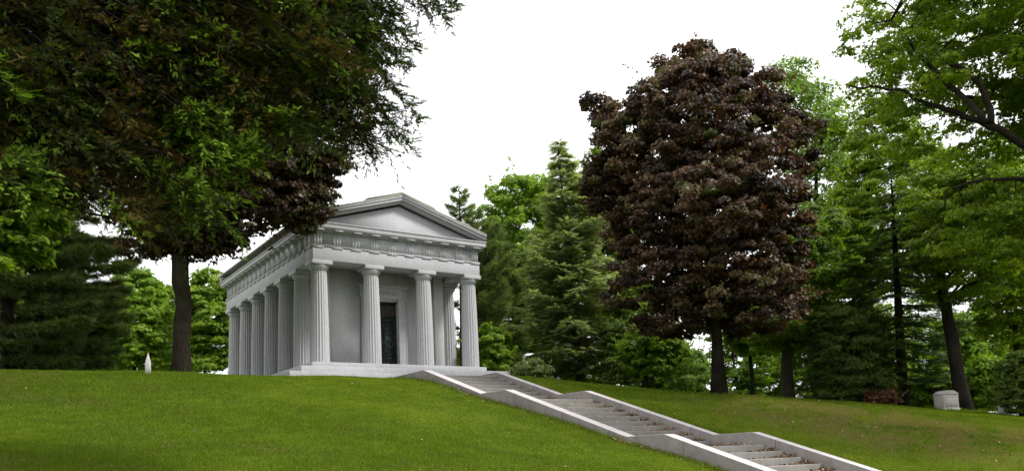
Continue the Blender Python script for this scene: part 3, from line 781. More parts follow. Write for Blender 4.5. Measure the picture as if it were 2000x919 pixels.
# ------------------------------------------------------------------ trees and bushes
COPPER_OUT = [(92, 1356, 1368), (115, 1342, 1388), (140, 1305, 1425), (165, 1280, 1475), (190, 1225, 1520), (215, 1185, 1550), (250, 1170, 1568), (300, 1192, 1572), (350, 1180, 1580), (400, 1176, 1590),
              (460, 1182, 1600), (520, 1190, 1582), (570, 1212, 1566), (615, 1232, 1582), (640, 1250, 1578), (656, 1300, 1540)]
broadleaf('maple_tree', 'dark copper-purple maple standing on the lawn right of the stairs', 'tree', (1405, 770), 36.2, COPPER_OUT, .27, L_COPPER,
          nclump=1350, per=140, cr=.52, leaf=.14, tmpl=maple_leaf(), seed=11, holes=[(1365, 300, 11), (1520, 330, 12), (1330, 470, 9), (1560, 480, 14)], bias=.42, limbs=26, flat=.8, cvar=.26, lumps=.03, up=.35, shoots=170, extra=[(1361, 104, .45, 12), (1350, 128, .7, 20), (1432, 132, .55, 14), (1172, 215, .6, 14), (1190, 240, .7, 18), (1300, 150, .5, 12) , (1192, 335, .9, 40), (1180, 380, .8, 30), (1215, 300, .8, 30)])

LM_OUT = [(-260, 150, 600), (-100, 90, 700), (0, 70, 690), (100, 80, 690), (200, 110, 675), (290, 130, 665), (350, 160, 635), (400, 200, 610), (440, 250, 560), (470, 275, 500), (500, 300, 420)]
broadleaf('maple_tree', 'purple-leaved maple with thick knotty bare trunk left of the temple', 'tree', (352, 727), 34.0, LM_OUT, .31, L_COPPER2, bark=BARK, trunk_top=tuple(at(345, -60, 34.0)), burls=[(-1, 2.75, .17), (1, 3.3, .13), (.9, 1.9, .12), (-.9, 1.5, .12)], forks=[(290, 430, 4.2, .06, .0), (420, 330, 4.4, .17, .1), (270, 250, 4.9, .18, .1)],
          nclump=2000, per=95, cr=.60, leaf=.17, tmpl=maple_leaf(), seed=5, holes=[(500, 475, 42), (470, 520, 30)], bias=.6, limbs=26, lumps=.10, topr=1.5, wob=.22, cvar=.22, up=.35, extra=[(585, 380, 1.0, 65), (604, 428, .5, 20), (555, 395, .9, 40), (630, 325, .8, 40), (300, 430, 1.2, 50), (400, 455, 1.0, 50), (520, 350, 1.2, 60)])

conifer('fir_tree', 'tall silvery green fir between the temple and the copper maple', (1135, 750), 46, [(276, 1087, 1091), (330, 1070, 1130), (400, 1042, 1185), (480, 1012, 1210), (560, 990, 1215), (640, 985, 1235), (700, 1000, 1240), (722, 1030, 1230)],
        .26, L_FIR, BARK_G, whorl=.42, per_whorl=10, droop=.10, upturn=.12, size=.34, dens=46, seed=3, irregular=.34, sp=sprig(6, 1.0, .42, .07), width=.45)
broadleaf('maple_tree', 'bright yellow-green tree rising behind the silvery fir', 'tree', (1010, 745), 58, [(345, 1005, 1060), (370, 960, 1085), (430, 935, 1110), (500, 930, 1120), (600, 925, 1120), (690, 940, 1110)],
          .25, L_LIME, nclump=150, per=150, cr=1.1, leaf=.27, seed=21, tmpl=leaf_pair(), limbs=10)
conifer('pine_tree', 'dark pine with sparse candle-like top just right of the temple roof', (905, 745), 50, [(363, 890, 904), (385, 876, 918), (410, 866, 930), (450, 872, 965), (520, 880, 1000), (620, 890, 1010), (715, 900, 1010)],
        .2, L_PINE, whorl=.75, per_whorl=6, droop=-.12, upturn=.3, sp=tuft(16, 1, .045), size=.42, dens=30, seed=6, irregular=.3, width=.25)
conifer('pine_tree', 'dark pine filling the gap between the temple and silvery fir', (985, 748), 54, [(430, 950, 965), (480, 930, 1000), (560, 915, 1030), (640, 915, 1040), (725, 930, 1040)],
        .2, L_PINE, whorl=.6, per_whorl=7, droop=.05, upturn=.2, sp=tuft(16, 1, .045), size=.44, dens=34, seed=61, irregular=.3, width=.3)
broadleaf('broad_tree', 'light green leafy tree filling in between silvery fir and copper maple', 'tree', (1180, 752), 60, [(300, 1150, 1200), (350, 1120, 1240), (450, 1115, 1260), (560, 1120, 1270), (650, 1140, 1260)], .2, L_OAK,
          nclump=150, per=130, cr=1.1, leaf=.24, seed=121, tmpl=leaf_pair(), limbs=10)
broadleaf('shrub', 'bright green leafy shrub beside the right end of the temple base', 'shrub', (955, 740), 44, [(640, 925, 985), (670, 910, 1000), (705, 905, 1010), (735, 920, 1000)], .05, L_LIME,
          nclump=60, per=90, cr=.5, leaf=.2, seed=22, tmpl=leaf_pair(), limbs=8, trunk_top=None)
broadleaf('shrub', 'rounded olive-green shrub behind the top of the stairs', 'shrub', (1038, 750), 42, [(705, 1015, 1060), (720, 995, 1080), (735, 992, 1085), (750, 1000, 1080)], .05, L_OLIVE,
          nclump=60, per=110, cr=.38, leaf=.10, seed=23, limbs=6)
broadleaf('shrub', 'dark glossy evergreen shrub between the silvery fir and yellow-green tree', 'shrub', (1200, 752), 44, [(590, 1185, 1225), (640, 1165, 1240), (700, 1160, 1250), (750, 1170, 1245)], .06, L_YEW,
          nclump=110, per=120, cr=.5, leaf=.12, seed=24, limbs=6, tone0=.75)
broadleaf('young_tree', 'small yellow-green leafy tree under the copper maple on its left', 'tree', (1262, 757), 42, [(632, 1240, 1320), (655, 1220, 1335), (690, 1212, 1340), (720, 1225, 1325), (735, 1240, 1310)], .16, L_LIME,
          nclump=75, per=110, cr=.55, leaf=.17, seed=25, tmpl=leaf_pair(), limbs=8, flat=.45)
broadleaf('shrub', 'pale speckled bush seen under the copper maple left of its trunk', 'shrub', (1335, 762), 47, [(690, 1300, 1375), (715, 1290, 1385), (745, 1290, 1388), (762, 1300, 1380)], .04, L_PALE,
          nclump=50, per=80, cr=.5, leaf=.15, seed=26, limbs=6)
broadleaf('slim_tree', 'slim tree with thin dark trunk close right of the maple trunk', 'tree', (1466, 770), 50, [(545, 1420, 1520), (600, 1400, 1545), (650, 1410, 1540), (695, 1440, 1510)], .16, L_GREEN,
          nclump=90, per=110, cr=.8, leaf=.2, seed=27, tmpl=leaf_pair(), limbs=14)
broadleaf('broad_tree', 'thick-trunked green tree between the copper maple and dark yew', 'tree', (1536, 777), 43, [(420, 1530, 1640), (500, 1500, 1690), (580, 1470, 1700), (640, 1450, 1690), (685, 1480, 1650)], .32, L_GREEN,
          bark=BARK_G, nclump=150, per=130, cr=.8, leaf=.17, seed=28, tmpl=leaf_pair(), limbs=16, flat=.4, topr=.9)
broadleaf('yew', 'wide dark yew bush on the crest right of the thick-trunked tree', 'bush', (1640, 785), 41, [(600, 1600, 1680), (640, 1580, 1720), (700, 1575, 1745), (750, 1570, 1755), (785, 1575, 1750)], .12, L_YEW,
          nclump=220, per=140, cr=.6, leaf=.13, seed=29, limbs=10, tmpl=sprig(4, 1.0, .4, .06), flat=.4)
broadleaf('airy_tree', 'tall airy light green tree right behind the copper maple', 'tree', (1600, 772), 58, [(122, 1530, 1560), (150, 1480, 1600), (200, 1500, 1640), (280, 1530, 1700), (380, 1540, 1720), (480, 1540, 1720), (560, 1560, 1700)],
          .3, L_PALE, nclump=190, per=80, cr=1.15, leaf=.26, seed=30, limbs=26, bias=.6, tone0=.45)
broadleaf('dense_tree', 'dense mid-green tree with layered foliage at the right of the copper maple', 'tree', (1690, 785), 51, [(190, 1690, 1740), (250, 1660, 1790), (330, 1640, 1860), (400, 1620, 1880), (480, 1600, 1880), (560, 1600, 1850)],
          .3, L_OAK, nclump=230, per=150, cr=1.0, leaf=.17, seed=31, tmpl=leaf_pair(), limbs=20, flat=.35)
conifer('spruce_tree', 'dark spruce with straight trunk and drooping boughs on the right crest', (1765, 793), 42, [(330, 1735, 1745), (420, 1690, 1800), (500, 1645, 1860), (580, 1610, 1905), (650, 1600, 1915), (710, 1625, 1900), (735, 1660, 1880)],
        .24, L_SPRUCE, whorl=.50, per_whorl=7, droop=.22, upturn=.18, size=.40, dens=30, seed=8, irregular=.3, gap=.12, sp=sprig(6, 1.0, .42, .06), width=.42)
# leaning tree beside the tombstone
_lt = at(1815, 420, 41.5)
broadleaf('leaning_tree', 'leaning dark-trunked tree beside the grey tombstone', 'tree', (1884, 803), 40, [(300, 1800, 1980), (380, 1760, 2060), (460, 1760, 2080), (530, 1790, 2060), (580, 1840, 2020)], .30, L_OAK,
          nclump=170, per=120, cr=.8, leaf=.16, seed=32, tmpl=leaf_pair(), limbs=20, flat=.4, trunk_top=tuple(_lt), topr=1.0, wob=.05, holes=[(1845, 262, 40)])
broadleaf('clipped_bush', 'round dark evergreen bush at the far right edge', 'bush', (1992, 810), 38.5, [(690, 1975, 2015), (705, 1955, 2040), (745, 1942, 2055), (785, 1945, 2055), (806, 1962, 2040)], .08, L_YEW,
          nclump=170, per=130, cr=.34, leaf=.085, seed=33, limbs=6, tone0=.6)
broadleaf('shrub', 'red-leaved low shrub in the shade left of the spruce trunk', 'shrub', (1722, 790), 39.5, [(768, 1700, 1745), (777, 1690, 1756), (787, 1692, 1755)], .03, L_RED, nclump=22, per=60, cr=.4, leaf=.13, seed=34, limbs=5)
broadleaf('shrub', 'yellow-green shrub directly behind the grey tombstone', 'shrub', (1835, 800), 46, [(725, 1790, 1860), (745, 1770, 1880), (775, 1765, 1885), (798, 1775, 1875)], .04, L_LIME, nclump=70, per=90, cr=.55, leaf=.17, seed=35, tmpl=leaf_pair(), limbs=6)
broadleaf('shrub', 'yellow-green shrub right of the leaning trunk', 'shrub', (1925, 805), 45, [(700, 1900, 1960), (730, 1885, 1975), (770, 1885, 1975), (803, 1895, 1965)], .04, L_LIME, nclump=70, per=90, cr=.55, leaf=.17, seed=36, tmpl=leaf_pair(), limbs=6)
broadleaf('edge_tree', 'light green tree standing behind the round dark bush', 'tree', (1990, 800), 52, [(330, 1930, 2080), (420, 1890, 2120), (520, 1890, 2120), (600, 1900, 2110), (680, 1930, 2080)], .2, L_OAK, nclump=170, per=110, cr=1.0, leaf=.2, seed=37, tmpl=leaf_pair(), limbs=24)

# big oak whose trunk stands outside the picture, limbs reaching in
def oak():
    rs = np.random.RandomState(44); D = 30
    bp = at(2190, 830, D); x, y = bp[0], bp[1]; zg = gz(x, y); off = np.array([x, y, zg])
    t = empty('oak_tree', (x, y, zg), label='big oak reaching in from the right with long dark limbs against the sky', cat='tree')
    b = MB(); tp = at(2170, -120, D+1)
    TP = trunk_mesh(b, (0, 0, 0), tp-off, .48, .16, rs, n=14, wob=.12)
    def path(pts, r0, r1, k=4):
        Q = np.array([at(px, py, dd) for px, py, dd in pts])-off; m = len(Q)
        ti = np.linspace(0, m-1, (m-1)*k+1); P = np.stack([np.interp(ti, np.arange(m), Q[:, i]) for i in range(3)], 1)
        P[1:-1] += rs.randn(len(P)-2, 3)*.05
        P2 = P.copy(); P2[1:-1] = (P[:-2]+2*P[1:-1]+P[2:])/4
        b.tube(P2, np.linspace(r0, r1, len(P2)), 8); return P2
    pts = [path([(2185, 420, 30), (2080, 335, 29.5), (2000, 285, 27), (1950, 250, 26.8), (1900, 232, 26.6), (1850, 215, 26.6), (1800, 195, 26.6), (1765, 178, 26.6), (1700, 170, 26.8), (1650, 165, 27)], .15, .02),
           path([(1935, 240, 25.7), (1925, 180, 25.6), (1890, 140, 25.8), (1850, 118, 26), (1790, 60, 28), (1760, 30, 28)], .10, .02),
           path([(1925, 240, 25.6), (1850, 165, 25.6), (1800, 120, 25.8), (1775, 80, 26), (1740, 40, 26.4)], .09, .02),
           path([(2180, 300, 30), (2080, 230, 31), (2000, 185, 31), (1930, 192, 31), (1880, 190, 31), (1820, 170, 31)], .16, .03),
           path([(2185, 480, 30), (2080, 400, 28), (2000, 345, 27.5), (1930, 350, 27.5), (1880, 358, 27.5), (1845, 375, 27.5)], .09, .02),
           path([(2180, 200, 30), (2050, 120, 30), (1960, 70, 30), (1880, 30, 30), (1800, -30, 30)], .16, .03),
           path([(1940, 190, 30), (1935, 120, 30.3), (1930, 60, 30.3), (1900, 0, 30.5)], .07, .02)]
    out = [(-180, 1740, 2500), (-60, 1670, 2500), (0, 1640, 2500), (60, 1612, 2500), (120, 1600, 2480), (170, 1605, 2450), (215, 1660, 2420), (260, 1790, 2400)]
    rows = interp_outline(out, None, D)
    P, O, fr = crown_points(rows, 900, rs, .62, .8)
    out2 = [(330, 1880, 2300), (380, 1850, 2350), (450, 1830, 2350), (500, 1880, 2300)]
    P2, O2, f2 = crown_points(interp_outline(out2, None, D), 200, rs, .75, .8)
    P = np.vstack([P, P2]); O = np.vstack([O, O2]); fr = np.r_[fr, f2]
    m = keep_out(P, [(1835, 262, 48), (1862, 180, 20), (1800, 150, 13), (1900, 110, 14), (1960, 215, 14), (1940, 60, 13), (1960, 150, 14), (1990, 230, 14)], D); P, O, fr = P[m], O[m], fr[m]
    allp = np.vstack(pts)
    for i in rs.choice(len(P), 110, replace=False):
        tgt = P[i]-off; d = np.linalg.norm(allp-tgt, axis=1); s0 = allp[d.argmin()]
        limb(b, s0, tgt, .028, .008, rs, sag=.1, sides=5)
    b.build('trunk', BARK_D, t, smooth=True)
    c = MB(); leaves_for(c, P-off, O, .56*rs.uniform(.5, 1.25, len(P)), 92, .15, leaf_pair(), rs, flat=.45, tone0=.5, jit=.5)
    c.build('crown', L_OAK, t, tone=True)
oak()

# left side: pines, green maple, bright trees behind
conifer('pine_tree', 'big dark pine with layered soft boughs at the left edge', (20, 722), 37, [(240, -60, 60), (330, -120, 150), (430, -140, 230), (520, -130, 255), (610, -120, 250), (680, -100, 230), (705, -60, 180)],
        .26, L_PINE, whorl=.62, per_whorl=8, droop=.06, upturn=.06, sp=tuft(18, 1, .05), size=.36, dens=40, gap=.12, seed=9, irregular=.3, width=.32)
conifer('pine_tree', 'second dark pine with thin trunk right of the left-edge pine', (102, 724), 41, [(320, 60, 130), (400, 0, 210), (500, -30, 265), (600, -20, 265), (670, 0, 245), (708, 30, 220)],
        .17, L_PINE, whorl=.62, per_whorl=8, droop=.05, upturn=.06, sp=tuft(18, 1, .05), size=.38, dens=34, gap=.12, seed=10, irregular=.3, width=.32)
broadleaf('green_maple', 'green-leaved maple hanging in from the left edge below the near conifer', 'tree', (-150, 760), 25, [(150, -300, 60), (250, -320, 140), (330, -320, 175), (400, -320, 130), (480, -300, 95), (540, -280, 40)], .3, L_GREEN,
          nclump=210, per=110, cr=.62, leaf=.17, tmpl=maple_leaf(), seed=41, limbs=20, bias=.55, tone0=.45)
for i, (bx, D_, o_, lab, m_) in enumerate([
    (262, 60, [(530, 235, 285), (570, 215, 320), (620, 200, 340), (700, 205, 345), (722, 215, 330)], 'bright green tree behind the white pointed marker', L_LIME),
    (330, 66, [(560, 290, 350), (600, 270, 380), (660, 265, 390), (722, 270, 380)], 'low bright tree directly behind the bare maple trunk', L_GREEN),
    (400, 58, [(532, 385, 425), (560, 365, 445), (620, 352, 460), (690, 350, 465), (725, 360, 460)], 'bright green tree between the bare trunk and the rear temple columns', L_LIME),
    (175, 62, [(560, 130, 210), (620, 100, 240), (700, 95, 245), (722, 110, 235)], 'mid-green tree glimpsed through the lower boughs of the left pines', L_GREEN),
    (50, 58, [(560, 0, 100), (620, -20, 120), (700, -20, 125), (722, -10, 110)], 'sunlit tree glimpsed between the two trunks of the left pines', L_LIME)]):
    broadleaf('background_tree', lab, 'tree', (bx, 725), D_, o_, .16, m_, nclump=110, per=100, cr=.9, leaf=.24, tmpl=leaf_pair(), seed=50+i, limbs=12, flat=.42, tone0=.55)
# trees of the wood behind, each a tree of its own
_wood = [(940, 66, 640, 70), (1085, 62, 560, 60), (1180, 64, 540, 65), (1255, 70, 560, 55), (1300, 64, 640, 50), (1345, 72, 690, 40), (1440, 66, 560, 60), (1500, 72, 600, 55),
         (1590, 64, 560, 60), (1660, 70, 520, 65), (1720, 64, 600, 55), (1800, 70, 560, 70), (1870, 62, 620, 60), (1925, 72, 590, 60), (2010, 64, 560, 70),
         (-30, 66, 540, 70), (110, 70, 600, 60), (215, 72, 640, 50)]
_wlab = ['wood tree seen just right of the rightmost temple column', 'wood tree showing between the silvery fir and the dark pines', 'wood tree showing low between the silvery fir and dark glossy shrub',
 'wood tree behind the small yellow-green tree', 'wood tree behind the pale speckled bush', 'low wood tree touching the left side of the copper maple trunk', 'wood tree right behind the slim tree beside the maple trunk',
 'wood tree between the slim tree and the thick-trunked tree', 'wood tree seen over the left end of the yew bush', 'wood tree seen over the right end of the yew bush', 'wood tree behind the red-leaved shrub and spruce foot',
 'wood tree behind the left corner of the grey tombstone', 'wood tree directly behind the leaning trunk', 'wood tree behind the shrub right of the leaning trunk', 'rightmost wood tree behind the round dark bush',
 'leftmost wood tree at the edge beyond the big pine', 'wood tree behind the thin trunk of the second pine', 'wood tree just left of the white pointed marker']
for i, (bx, D_, top, hw) in enumerate(_wood):
    zb = 725 if bx < 600 else np.interp(bx, [900, 1400, 2000], [745, 772, 812])
    mid = (top+zb)/2
    broadleaf('wood_tree', _wlab[i], 'tree', (bx, zb), D_,
              [(top, bx-hw*.35, bx+hw*.35), (top+.3*(zb-top), bx-hw*.9, bx+hw*.9), (mid+.2*(zb-top), bx-hw, bx+hw), (zb-4, bx-hw*.9, bx+hw*.9), (zb+22, bx-hw*.7, bx+hw*.7)], .14,
              (L_LIME if 5 <= i <= 7 or i in (12, 13) else [L_GREEN, L_OAK, L_LIME][i % 3]), nclump=95, per=95, cr=1.0, leaf=.25, tmpl=leaf_pair(), seed=70+i, limbs=8, flat=.42, group='trees of the wood behind', tone0=.4)

# ------------------------------------------------------------------ near conifer whose boughs hang in at the upper left
def near_conifer():
    rs = np.random.RandomState(99); D0 = 12.5
    bp = at(-420, 900, D0); x, y = bp[0], bp[1]; zg = gz(x, y); off = np.array([x, y, zg])
    t = empty('conifer_tree', (x, y, zg), label='near conifer with dense needled boughs hanging across the upper left', cat='tree')
    TOPZ = 22.0
    b = MB(); TP = np.stack([np.zeros(12), np.zeros(12), np.linspace(-.4, TOPZ, 12)], 1); b.tube(TP, np.linspace(.34, .08, 12), 14, jit=.03)
    pos = []; xd = []; up = []; sc = []; tn = []
    def bough(px, py, D, tone, L2=1.0, dens=1.0, start=.22):
        tip = at(px, py, D)-off; h = np.hypot(tip[0], tip[1])
        s0 = np.array([0, 0, min(TOPZ-.3, max(2.5, tip[2]+rs.uniform(.45, .8)*h))])
        m = 12; q = np.linspace(0, 1, m); P = s0+(tip-s0)*q[:, None]
        P[:, 2] = s0[2]+(tip[2]-s0[2])*q**1.5+.25*np.sin(q*math.pi)
        P[1:-1] += rs.randn(m-2, 3)*.06
        b.tube(P, np.linspace(.035, .004, m), 5)
        dirn = (tip-s0)/np.linalg.norm(tip-s0); hd = dirn*np.array([1, 1, 0]); hd /= np.linalg.norm(hd); side = np.array([-hd[1], hd[0], 0])
        Lb = np.linalg.norm(tip-s0); ntw = int(Lb*(1-start)/.062*dens)
        for k in range(ntw):
            f = start+(1-start)*(k+rs.rand())/ntw; sg = 1 if k % 2 else -1
            p0 = np.array([np.interp(f, q, P[:, i]) for i in range(3)])
            l = L2*(.75*(1-f)**.6+.16)*rs.uniform(.6, 1.15)
            d = hd*.75+side*sg*rs.uniform(.5, 1.0)+np.array([0, 0, rs.uniform(-.7, .35)]); d /= np.linalg.norm(d)
            n_ = max(3, int(l/.036)); qq = (np.arange(n_)+.3)/n_
            pp = p0+d*(qq*l)[:, None]; pp[:, 2] -= .22*l*qq**2
            if l > .3: b.tube([p0, p0+d*l*.5-np.array([0, 0, .05*l]), p0+d*l-np.array([0, 0, .22*l])], [.004, .003, .002], 3)
            dd = np.repeat(d[None], n_, 0); s2 = np.cross(d, [0, 0, 1.]); s2 /= np.linalg.norm(s2)
            alt = np.where(np.arange(n_) % 2 == 0, 1, -1)*.85*np.minimum(1, (1-qq)*2.2)
            dd = dd+s2[None]*alt[:, None]+np.array([0, 0, -.10])+rs.randn(n_, 3)*.28
            pos.append(pp); xd.append(dd); up.append(np.array([0, 0, 1.])+rs.randn(n_, 3)*.22); sc.append(rs.uniform(.75, 1.25, n_)*.10)
            tn.append(tone+rs.randn()*.08+rs.randn(n_)*.06+qq*.10+f*.10)
        # a few sprays right at the tip
        n_ = 5; pos.append(np.repeat(tip[None], n_, 0)+rs.randn(n_, 3)*.03); xd.append(hd+rs.randn(n_, 3)*.35); up.append(np.array([0, 0, 1.])+rs.randn(n_, 3)*.2); sc.append(np.full(n_, .12)); tn.append(np.full(n_, tone+.1))
    def clump(px, py, D, tone, size=.5, n=16):
        '''a leafy limb end: short twigs radiating from the last stretch of a bough'''
        tip = at(px, py, D)-off; h = np.hypot(tip[0], tip[1])
        s0 = np.array([0, 0, min(TOPZ-.3, max(2.5, tip[2]+rs.uniform(.2, .7)*h))])
        m = 10; q = np.linspace(0, 1, m); P = s0+(tip-s0)*q[:, None]; P[:, 2] = s0[2]+(tip[2]-s0[2])*q**1.6; P[1:-1] += rs.randn(m-2, 3)*.08
        b.tube(P, np.linspace(.030, .005, m), 4)
        hd = (tip-s0)*np.array([1, 1, 0]); hd /= np.linalg.norm(hd)
        for k in range(n):
            f = 1-rs.rand()*.14; p0 = np.array([np.interp(f, q, P[:, i]) for i in range(3)])
            d = hd*rs.uniform(-.1, .9)+rs.randn(3)*np.array([.8, .8, .45])+np.array([0, 0, -.12]); d /= np.linalg.norm(d)
            l = size*rs.uniform(.5, 1.1); n_ = max(4, int(l/.026)); qq = (np.arange(n_)+.3)/n_
            pp = p0+d*(qq*l)[:, None]+rs.randn(n_, 3)*.018; pp[:, 2] -= .25*l*qq**2
            b.tube([p0, p0+d*l*.5-np.array([0, 0, .06*l]), p0+d*l-np.array([0, 0, .25*l])], [.004, .003, .002], 3)
            s2 = np.cross(d, np.array([0, 0, 1.])+rs.randn(3)*.3); s2 /= np.linalg.norm(s2)
            alt = np.where(np.arange(n_) % 2 == 0, 1, -1)*.95*np.minimum(1, (1-qq)*2.5)
            dd = d[None]+s2[None]*alt[:, None]+np.array([0, 0, -.08])+rs.randn(n_, 3)*.42
            pos.append(pp); xd.append(dd); up.append(np.cross(s2, d)[None]*np.sign(np.cross(s2, d)[2]+1e-6)+rs.randn(n_, 3)*.5); sc.append(rs.uniform(.7, 1.3, n_)*.058)
            tn.append(tone+rs.randn()*.09+rs.randn(n_)*.07+qq*.12)
    # boughs seen against the sky
    for px, py, D, tone in [(886, 14, 12.6, .5), (872, 40, 12.9, .5), (812, 92, 12.4, .5), (792, 128, 12.7, .5), (735, 60, 12.5, .48), (818, 232, 12.2, .5), (808, 296, 12.5, .5), (735, 300, 12.8, .48),
                            (770, 20, 13.2, .45), (700, 105, 13, .45), (760, 262, 12.3, .5), (720, 196, 12.6, .48)]:
        bough(px, py, D, tone, 1.2, 1.5, .55)
        for k in range(6): clump(px-rs.uniform(4, 85), py+rs.uniform(-34, 18), D+rs.uniform(-.5, .7), tone-rs.uniform(0, .12), .5, 14)
    # the dense curtain: boughs ending all over the upper left
    low = lambda px: np.interp(px, [-60, 60, 150, 230, 300, 380, 450, 520, 600, 680], [360, 350, 400, 420, 470, 440, 350, 300, 265, 190])
    for i in range(860):
        px = rs.uniform(-40, 720); py = rs.uniform(-70, low(px)); D = rs.uniform(10.5, 14.0)
        clump(px, py, D, rs.choice([.1, .26, .45, .7, .9], p=[.16, .24, .36, .14, .10]), rs.uniform(.28, .48), 13)
    for i in range(26):
        px = rs.uniform(-40, 690); py = rs.uniform(-90, low(px)); D = rs.uniform(10.5, 14.5)
        tone = rs.choice([.12, .3, .5, .72, .9], p=[.16, .30, .34, .11, .09])
        bough(px, py, D, tone, rs.uniform(.9, 1.4), 1.0, .55)
    for px, py, tone in [(505, 325, .95), (470, 370, .92), (440, 415, .9), (455, 440, .72), (330, 240, .85), (420, 140, .95), (190, 330, .42), (200, 380, .35), (320, 460, .25), (380, 60, .85), (520, 300, .9), (290, 300, .8), (640, 310, .7), (590, 260, .85), (100, 380, .9), (60, 410, .9)]:
        [clump(px-rs.uniform(0, 50), py-rs.uniform(-8, 40), 10.6+rs.rand(), tone-rs.uniform(0, .15), .5, 16) for _ in range(3)]
    b.build('trunk', BARK_D, t, smooth=True)
    c = MB(); tv, tf = sprig(4, 1.0, .42, .12, 1.0, .25, .5)
    scatter(c, tv, tf, np.vstack(pos), framemats(np.vstack(xd), np.vstack(up)), np.concatenate(sc), np.concatenate(tn))
    print('near sprigs', len(np.concatenate(sc)))
    c.build('crown', L_NEAR, t, tone=True)
near_conifer()

# ------------------------------------------------------------------ grass blades and fallen leaves
GRASS = leafmat('grass_blades', [(.0, (.21, .185, .075)), (.10, (.16, .155, .035)), (.25, (.055, .105, .008)), (.55, (.105, .165, .013)), (.85, (.165, .215, .018)), (1, (.22, .24, .03))], .35, tcol=(1.2, 1.2, .4), rough=.9, spec=.03)
def fbm(x, y, f, seed):
    r = np.random.RandomState(seed); z = 0
    for o in range(5):
        a = r.uniform(0, 6.28, 3); k = f*1.9**o
        z = z+np.sin(x*k*math.cos(a[0])+y*k*math.sin(a[0])+a[1]+1.7*np.sin(y*k*.7+a[2]))/1.5**o
    return z/2.6
ROOTS = [(*at(1405, 770, 36.2)[:2], .75), (*at(352, 727, 34.0)[:2], .9), (*at(1850, 801, 39.0)[:2], .8), (*at(1884, 803, 40)[:2], .8), (*at(1536, 777, 43)[:2], .8), (*at(289, 729, 30.5)[:2], .25)]
def grass():
    rs = np.random.RandomState(4); n = 1750000
    az = YAW+np.arctan(rs.uniform(-1180, 1180, n)/FOC); D = 9+(48-9)*rs.uniform(0, 1, n)**.85
    x = CAM[0]+np.sin(az)*D; y = CAM[1]+np.cos(az)*D
    k = ~((x > 1.97) & (x < 5.78) & (y < -2.0)) & ~((x > -2.25) & (x < 10.0) & (y > -2.4) & (y < 16))
    x, y, D = x[k], y[k], D[k]; z = ground(x, y)+.025*np.sin(x*1.1+.7*np.sin(y*.8))*np.sin(y*.9+1.3)
    n = len(x); P = np.stack([x, y, z-.01], 1)
    th = rs.uniform(0, 6.28, n); ht = (.035+.04*rs.rand(n))*(1+.3*fbm(x, y, .8, 1)+.5*np.clip(fbm(x, y, 4.5, 17), 0, 1)+.9*(rs.rand(n) < .02)); wd = .0045+.0002*D
    # long rough grass the mower leaves against the walls and round the trunks
    wall = ((np.abs(x-1.86) < .13) | (np.abs(x-5.9) < .13)) & (y < -3)
    for tx_, ty_, tr in ROOTS: wall |= np.hypot(x-tx_, y-ty_) < tr
    ht = np.where(wall, ht*rs.uniform(1.2, 2.6, n), ht)
    dx = np.stack([np.cos(th), np.sin(th), np.zeros(n)], 1); lean = rs.randn(n, 3)*.45; lean[:, 2] = 1; lean /= np.linalg.norm(lean, axis=1)[:, None]
    V = np.stack([P-dx*wd[:, None], P+dx*wd[:, None], P+lean*ht[:, None]], 1)
    dry = np.clip(1.45-np.hypot((x-12.0)*.30, (y+19.5)*.15), 0, 1)*np.clip(.55+fbm(x, y, 2.2, 8)*1.3, 0, 1)
    tone = .50+.20*fbm(x, y, .30, 2)+.16*fbm(x, y, 1.3, 3)+.14*fbm(x, y, 5, 6)+.13*rs.randn(n)+.11*np.clip((x+5)/8, -1, 1)+.12*np.clip(fbm(x, y, .75, 23), -1, .2)
    tone = np.where(rs.rand(n) < dry*1.5, rs.uniform(0, .12, n), tone); tone = np.where(rs.rand(n) < .02, rs.uniform(0, .1, n), tone)
    b = MB(); b.add(V.reshape(-1, 3), np.arange(3*n).reshape(n, 3), 0, np.repeat(np.clip(tone, 0, 1), 3))
    o = b.build('grass', GRASS, tone=True); set_kind(o, 'stuff', 'short mown green grass covering the hillside', 'grass')
grass()
DRY = leafmat('dry_leaves', [(.0, (.06, .04, .025)), (.5, (.17, .11, .065)), (1, (.36, .27, .17))], .15, (1, .8, .6), .7, .2)
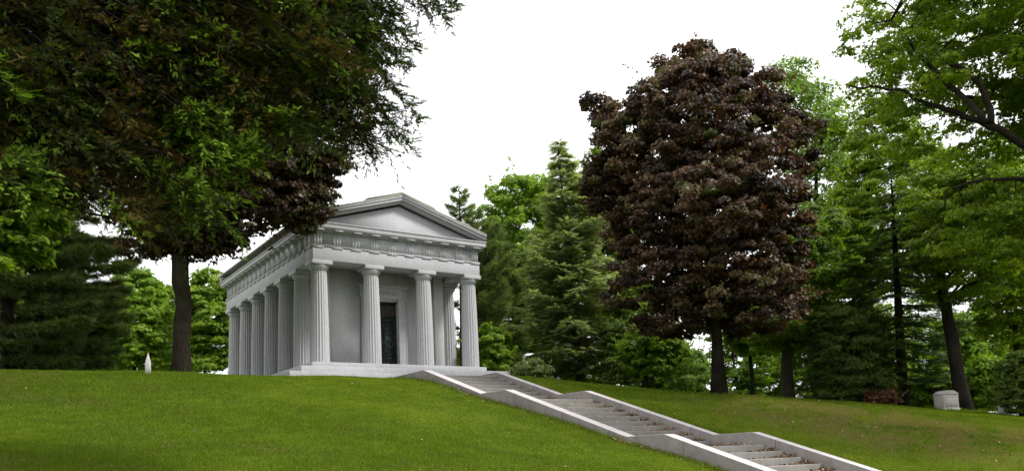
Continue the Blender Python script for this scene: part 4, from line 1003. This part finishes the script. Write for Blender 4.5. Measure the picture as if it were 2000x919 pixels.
def litter():
    rs = np.random.RandomState(12); X = []; Z = []
    for (y0, y1, z) in TOPS:
        yc = min(y1, y0+.6); big = (y1-y0) > 1.2
        n = 190 if y0 < -12 else 60
        if big: n = 160 if y0 < -8 else 20
        # leaves gather in the corner against the right wall and under the riser behind
        u = rs.beta(1.0, 6, n)*1.9; yy = y0+.08+(y1-y0-.1)*rs.beta(2.4, 1.1, n); hh = .10*np.exp(-u*2.2)*rs.rand(n)
        X.append(np.stack([XW[2]-.03-u, yy, z+.008+hh], 1))
        m = n//7; X.append(np.stack([rs.uniform(XW[1]+.05, XW[2]-.05, m), y0+.05+(y1-y0-.08)*rs.rand(m)**.6, np.full(m, z+.01)], 1))
    n = 900; yy = rs.uniform(-25, -12, n); yy = np.where(rs.rand(n) < .5, rs.uniform(-22, -17.5, n), yy); xx = XW[0]-.03-rs.beta(1, 4, n)*.5
    X.append(np.stack([xx, yy, ground(xx, yy)+.035], 1))
    n = 260; yy = rs.uniform(-12, -3, n); xx = XW[0]-.05-rs.beta(1, 3, n)*.7; X.append(np.stack([xx, yy, ground(xx, yy)+.04], 1))
    n = 500; xx = 10.9+rs.randn(n)*2.2; yy = -18+rs.randn(n)*4; X.append(np.stack([xx, yy, ground(xx, yy)+.045], 1))
    n = 130; az = YAW+np.arctan(rs.uniform(-1000, 600, n)/FOC); D = rs.uniform(11, 31, n); xx = CAM[0]+np.sin(az)*D; yy = CAM[1]+np.cos(az)*D
    k = ~((xx > 1.9) & (xx < 5.9)); xx, yy = xx[k], yy[k]; X.append(np.stack([xx, yy, ground(xx, yy)+.05], 1))
    P = np.vstack(X); n = len(P)
    R = rotmats(np.array([0, 0, 1.])+rs.randn(n, 3)*.5, rs.uniform(0, 6.28, n))
    b = MB(); v, f = plain_leaf(); v = v*np.array([1, 1.5, 1]); v[1, 2] += .16; v[3, 2] += .10; v[2, 2] += .1
    scatter(b, v, f, P, R, .07*rs.uniform(.5, 1.3, n), rs.rand(n)**1.2)
    o = b.build('leaf_litter', DRY, tone=True); set_kind(o, 'stuff', 'dry brown leaves lying on the steps and along the walls', 'fallen leaves')
litter()
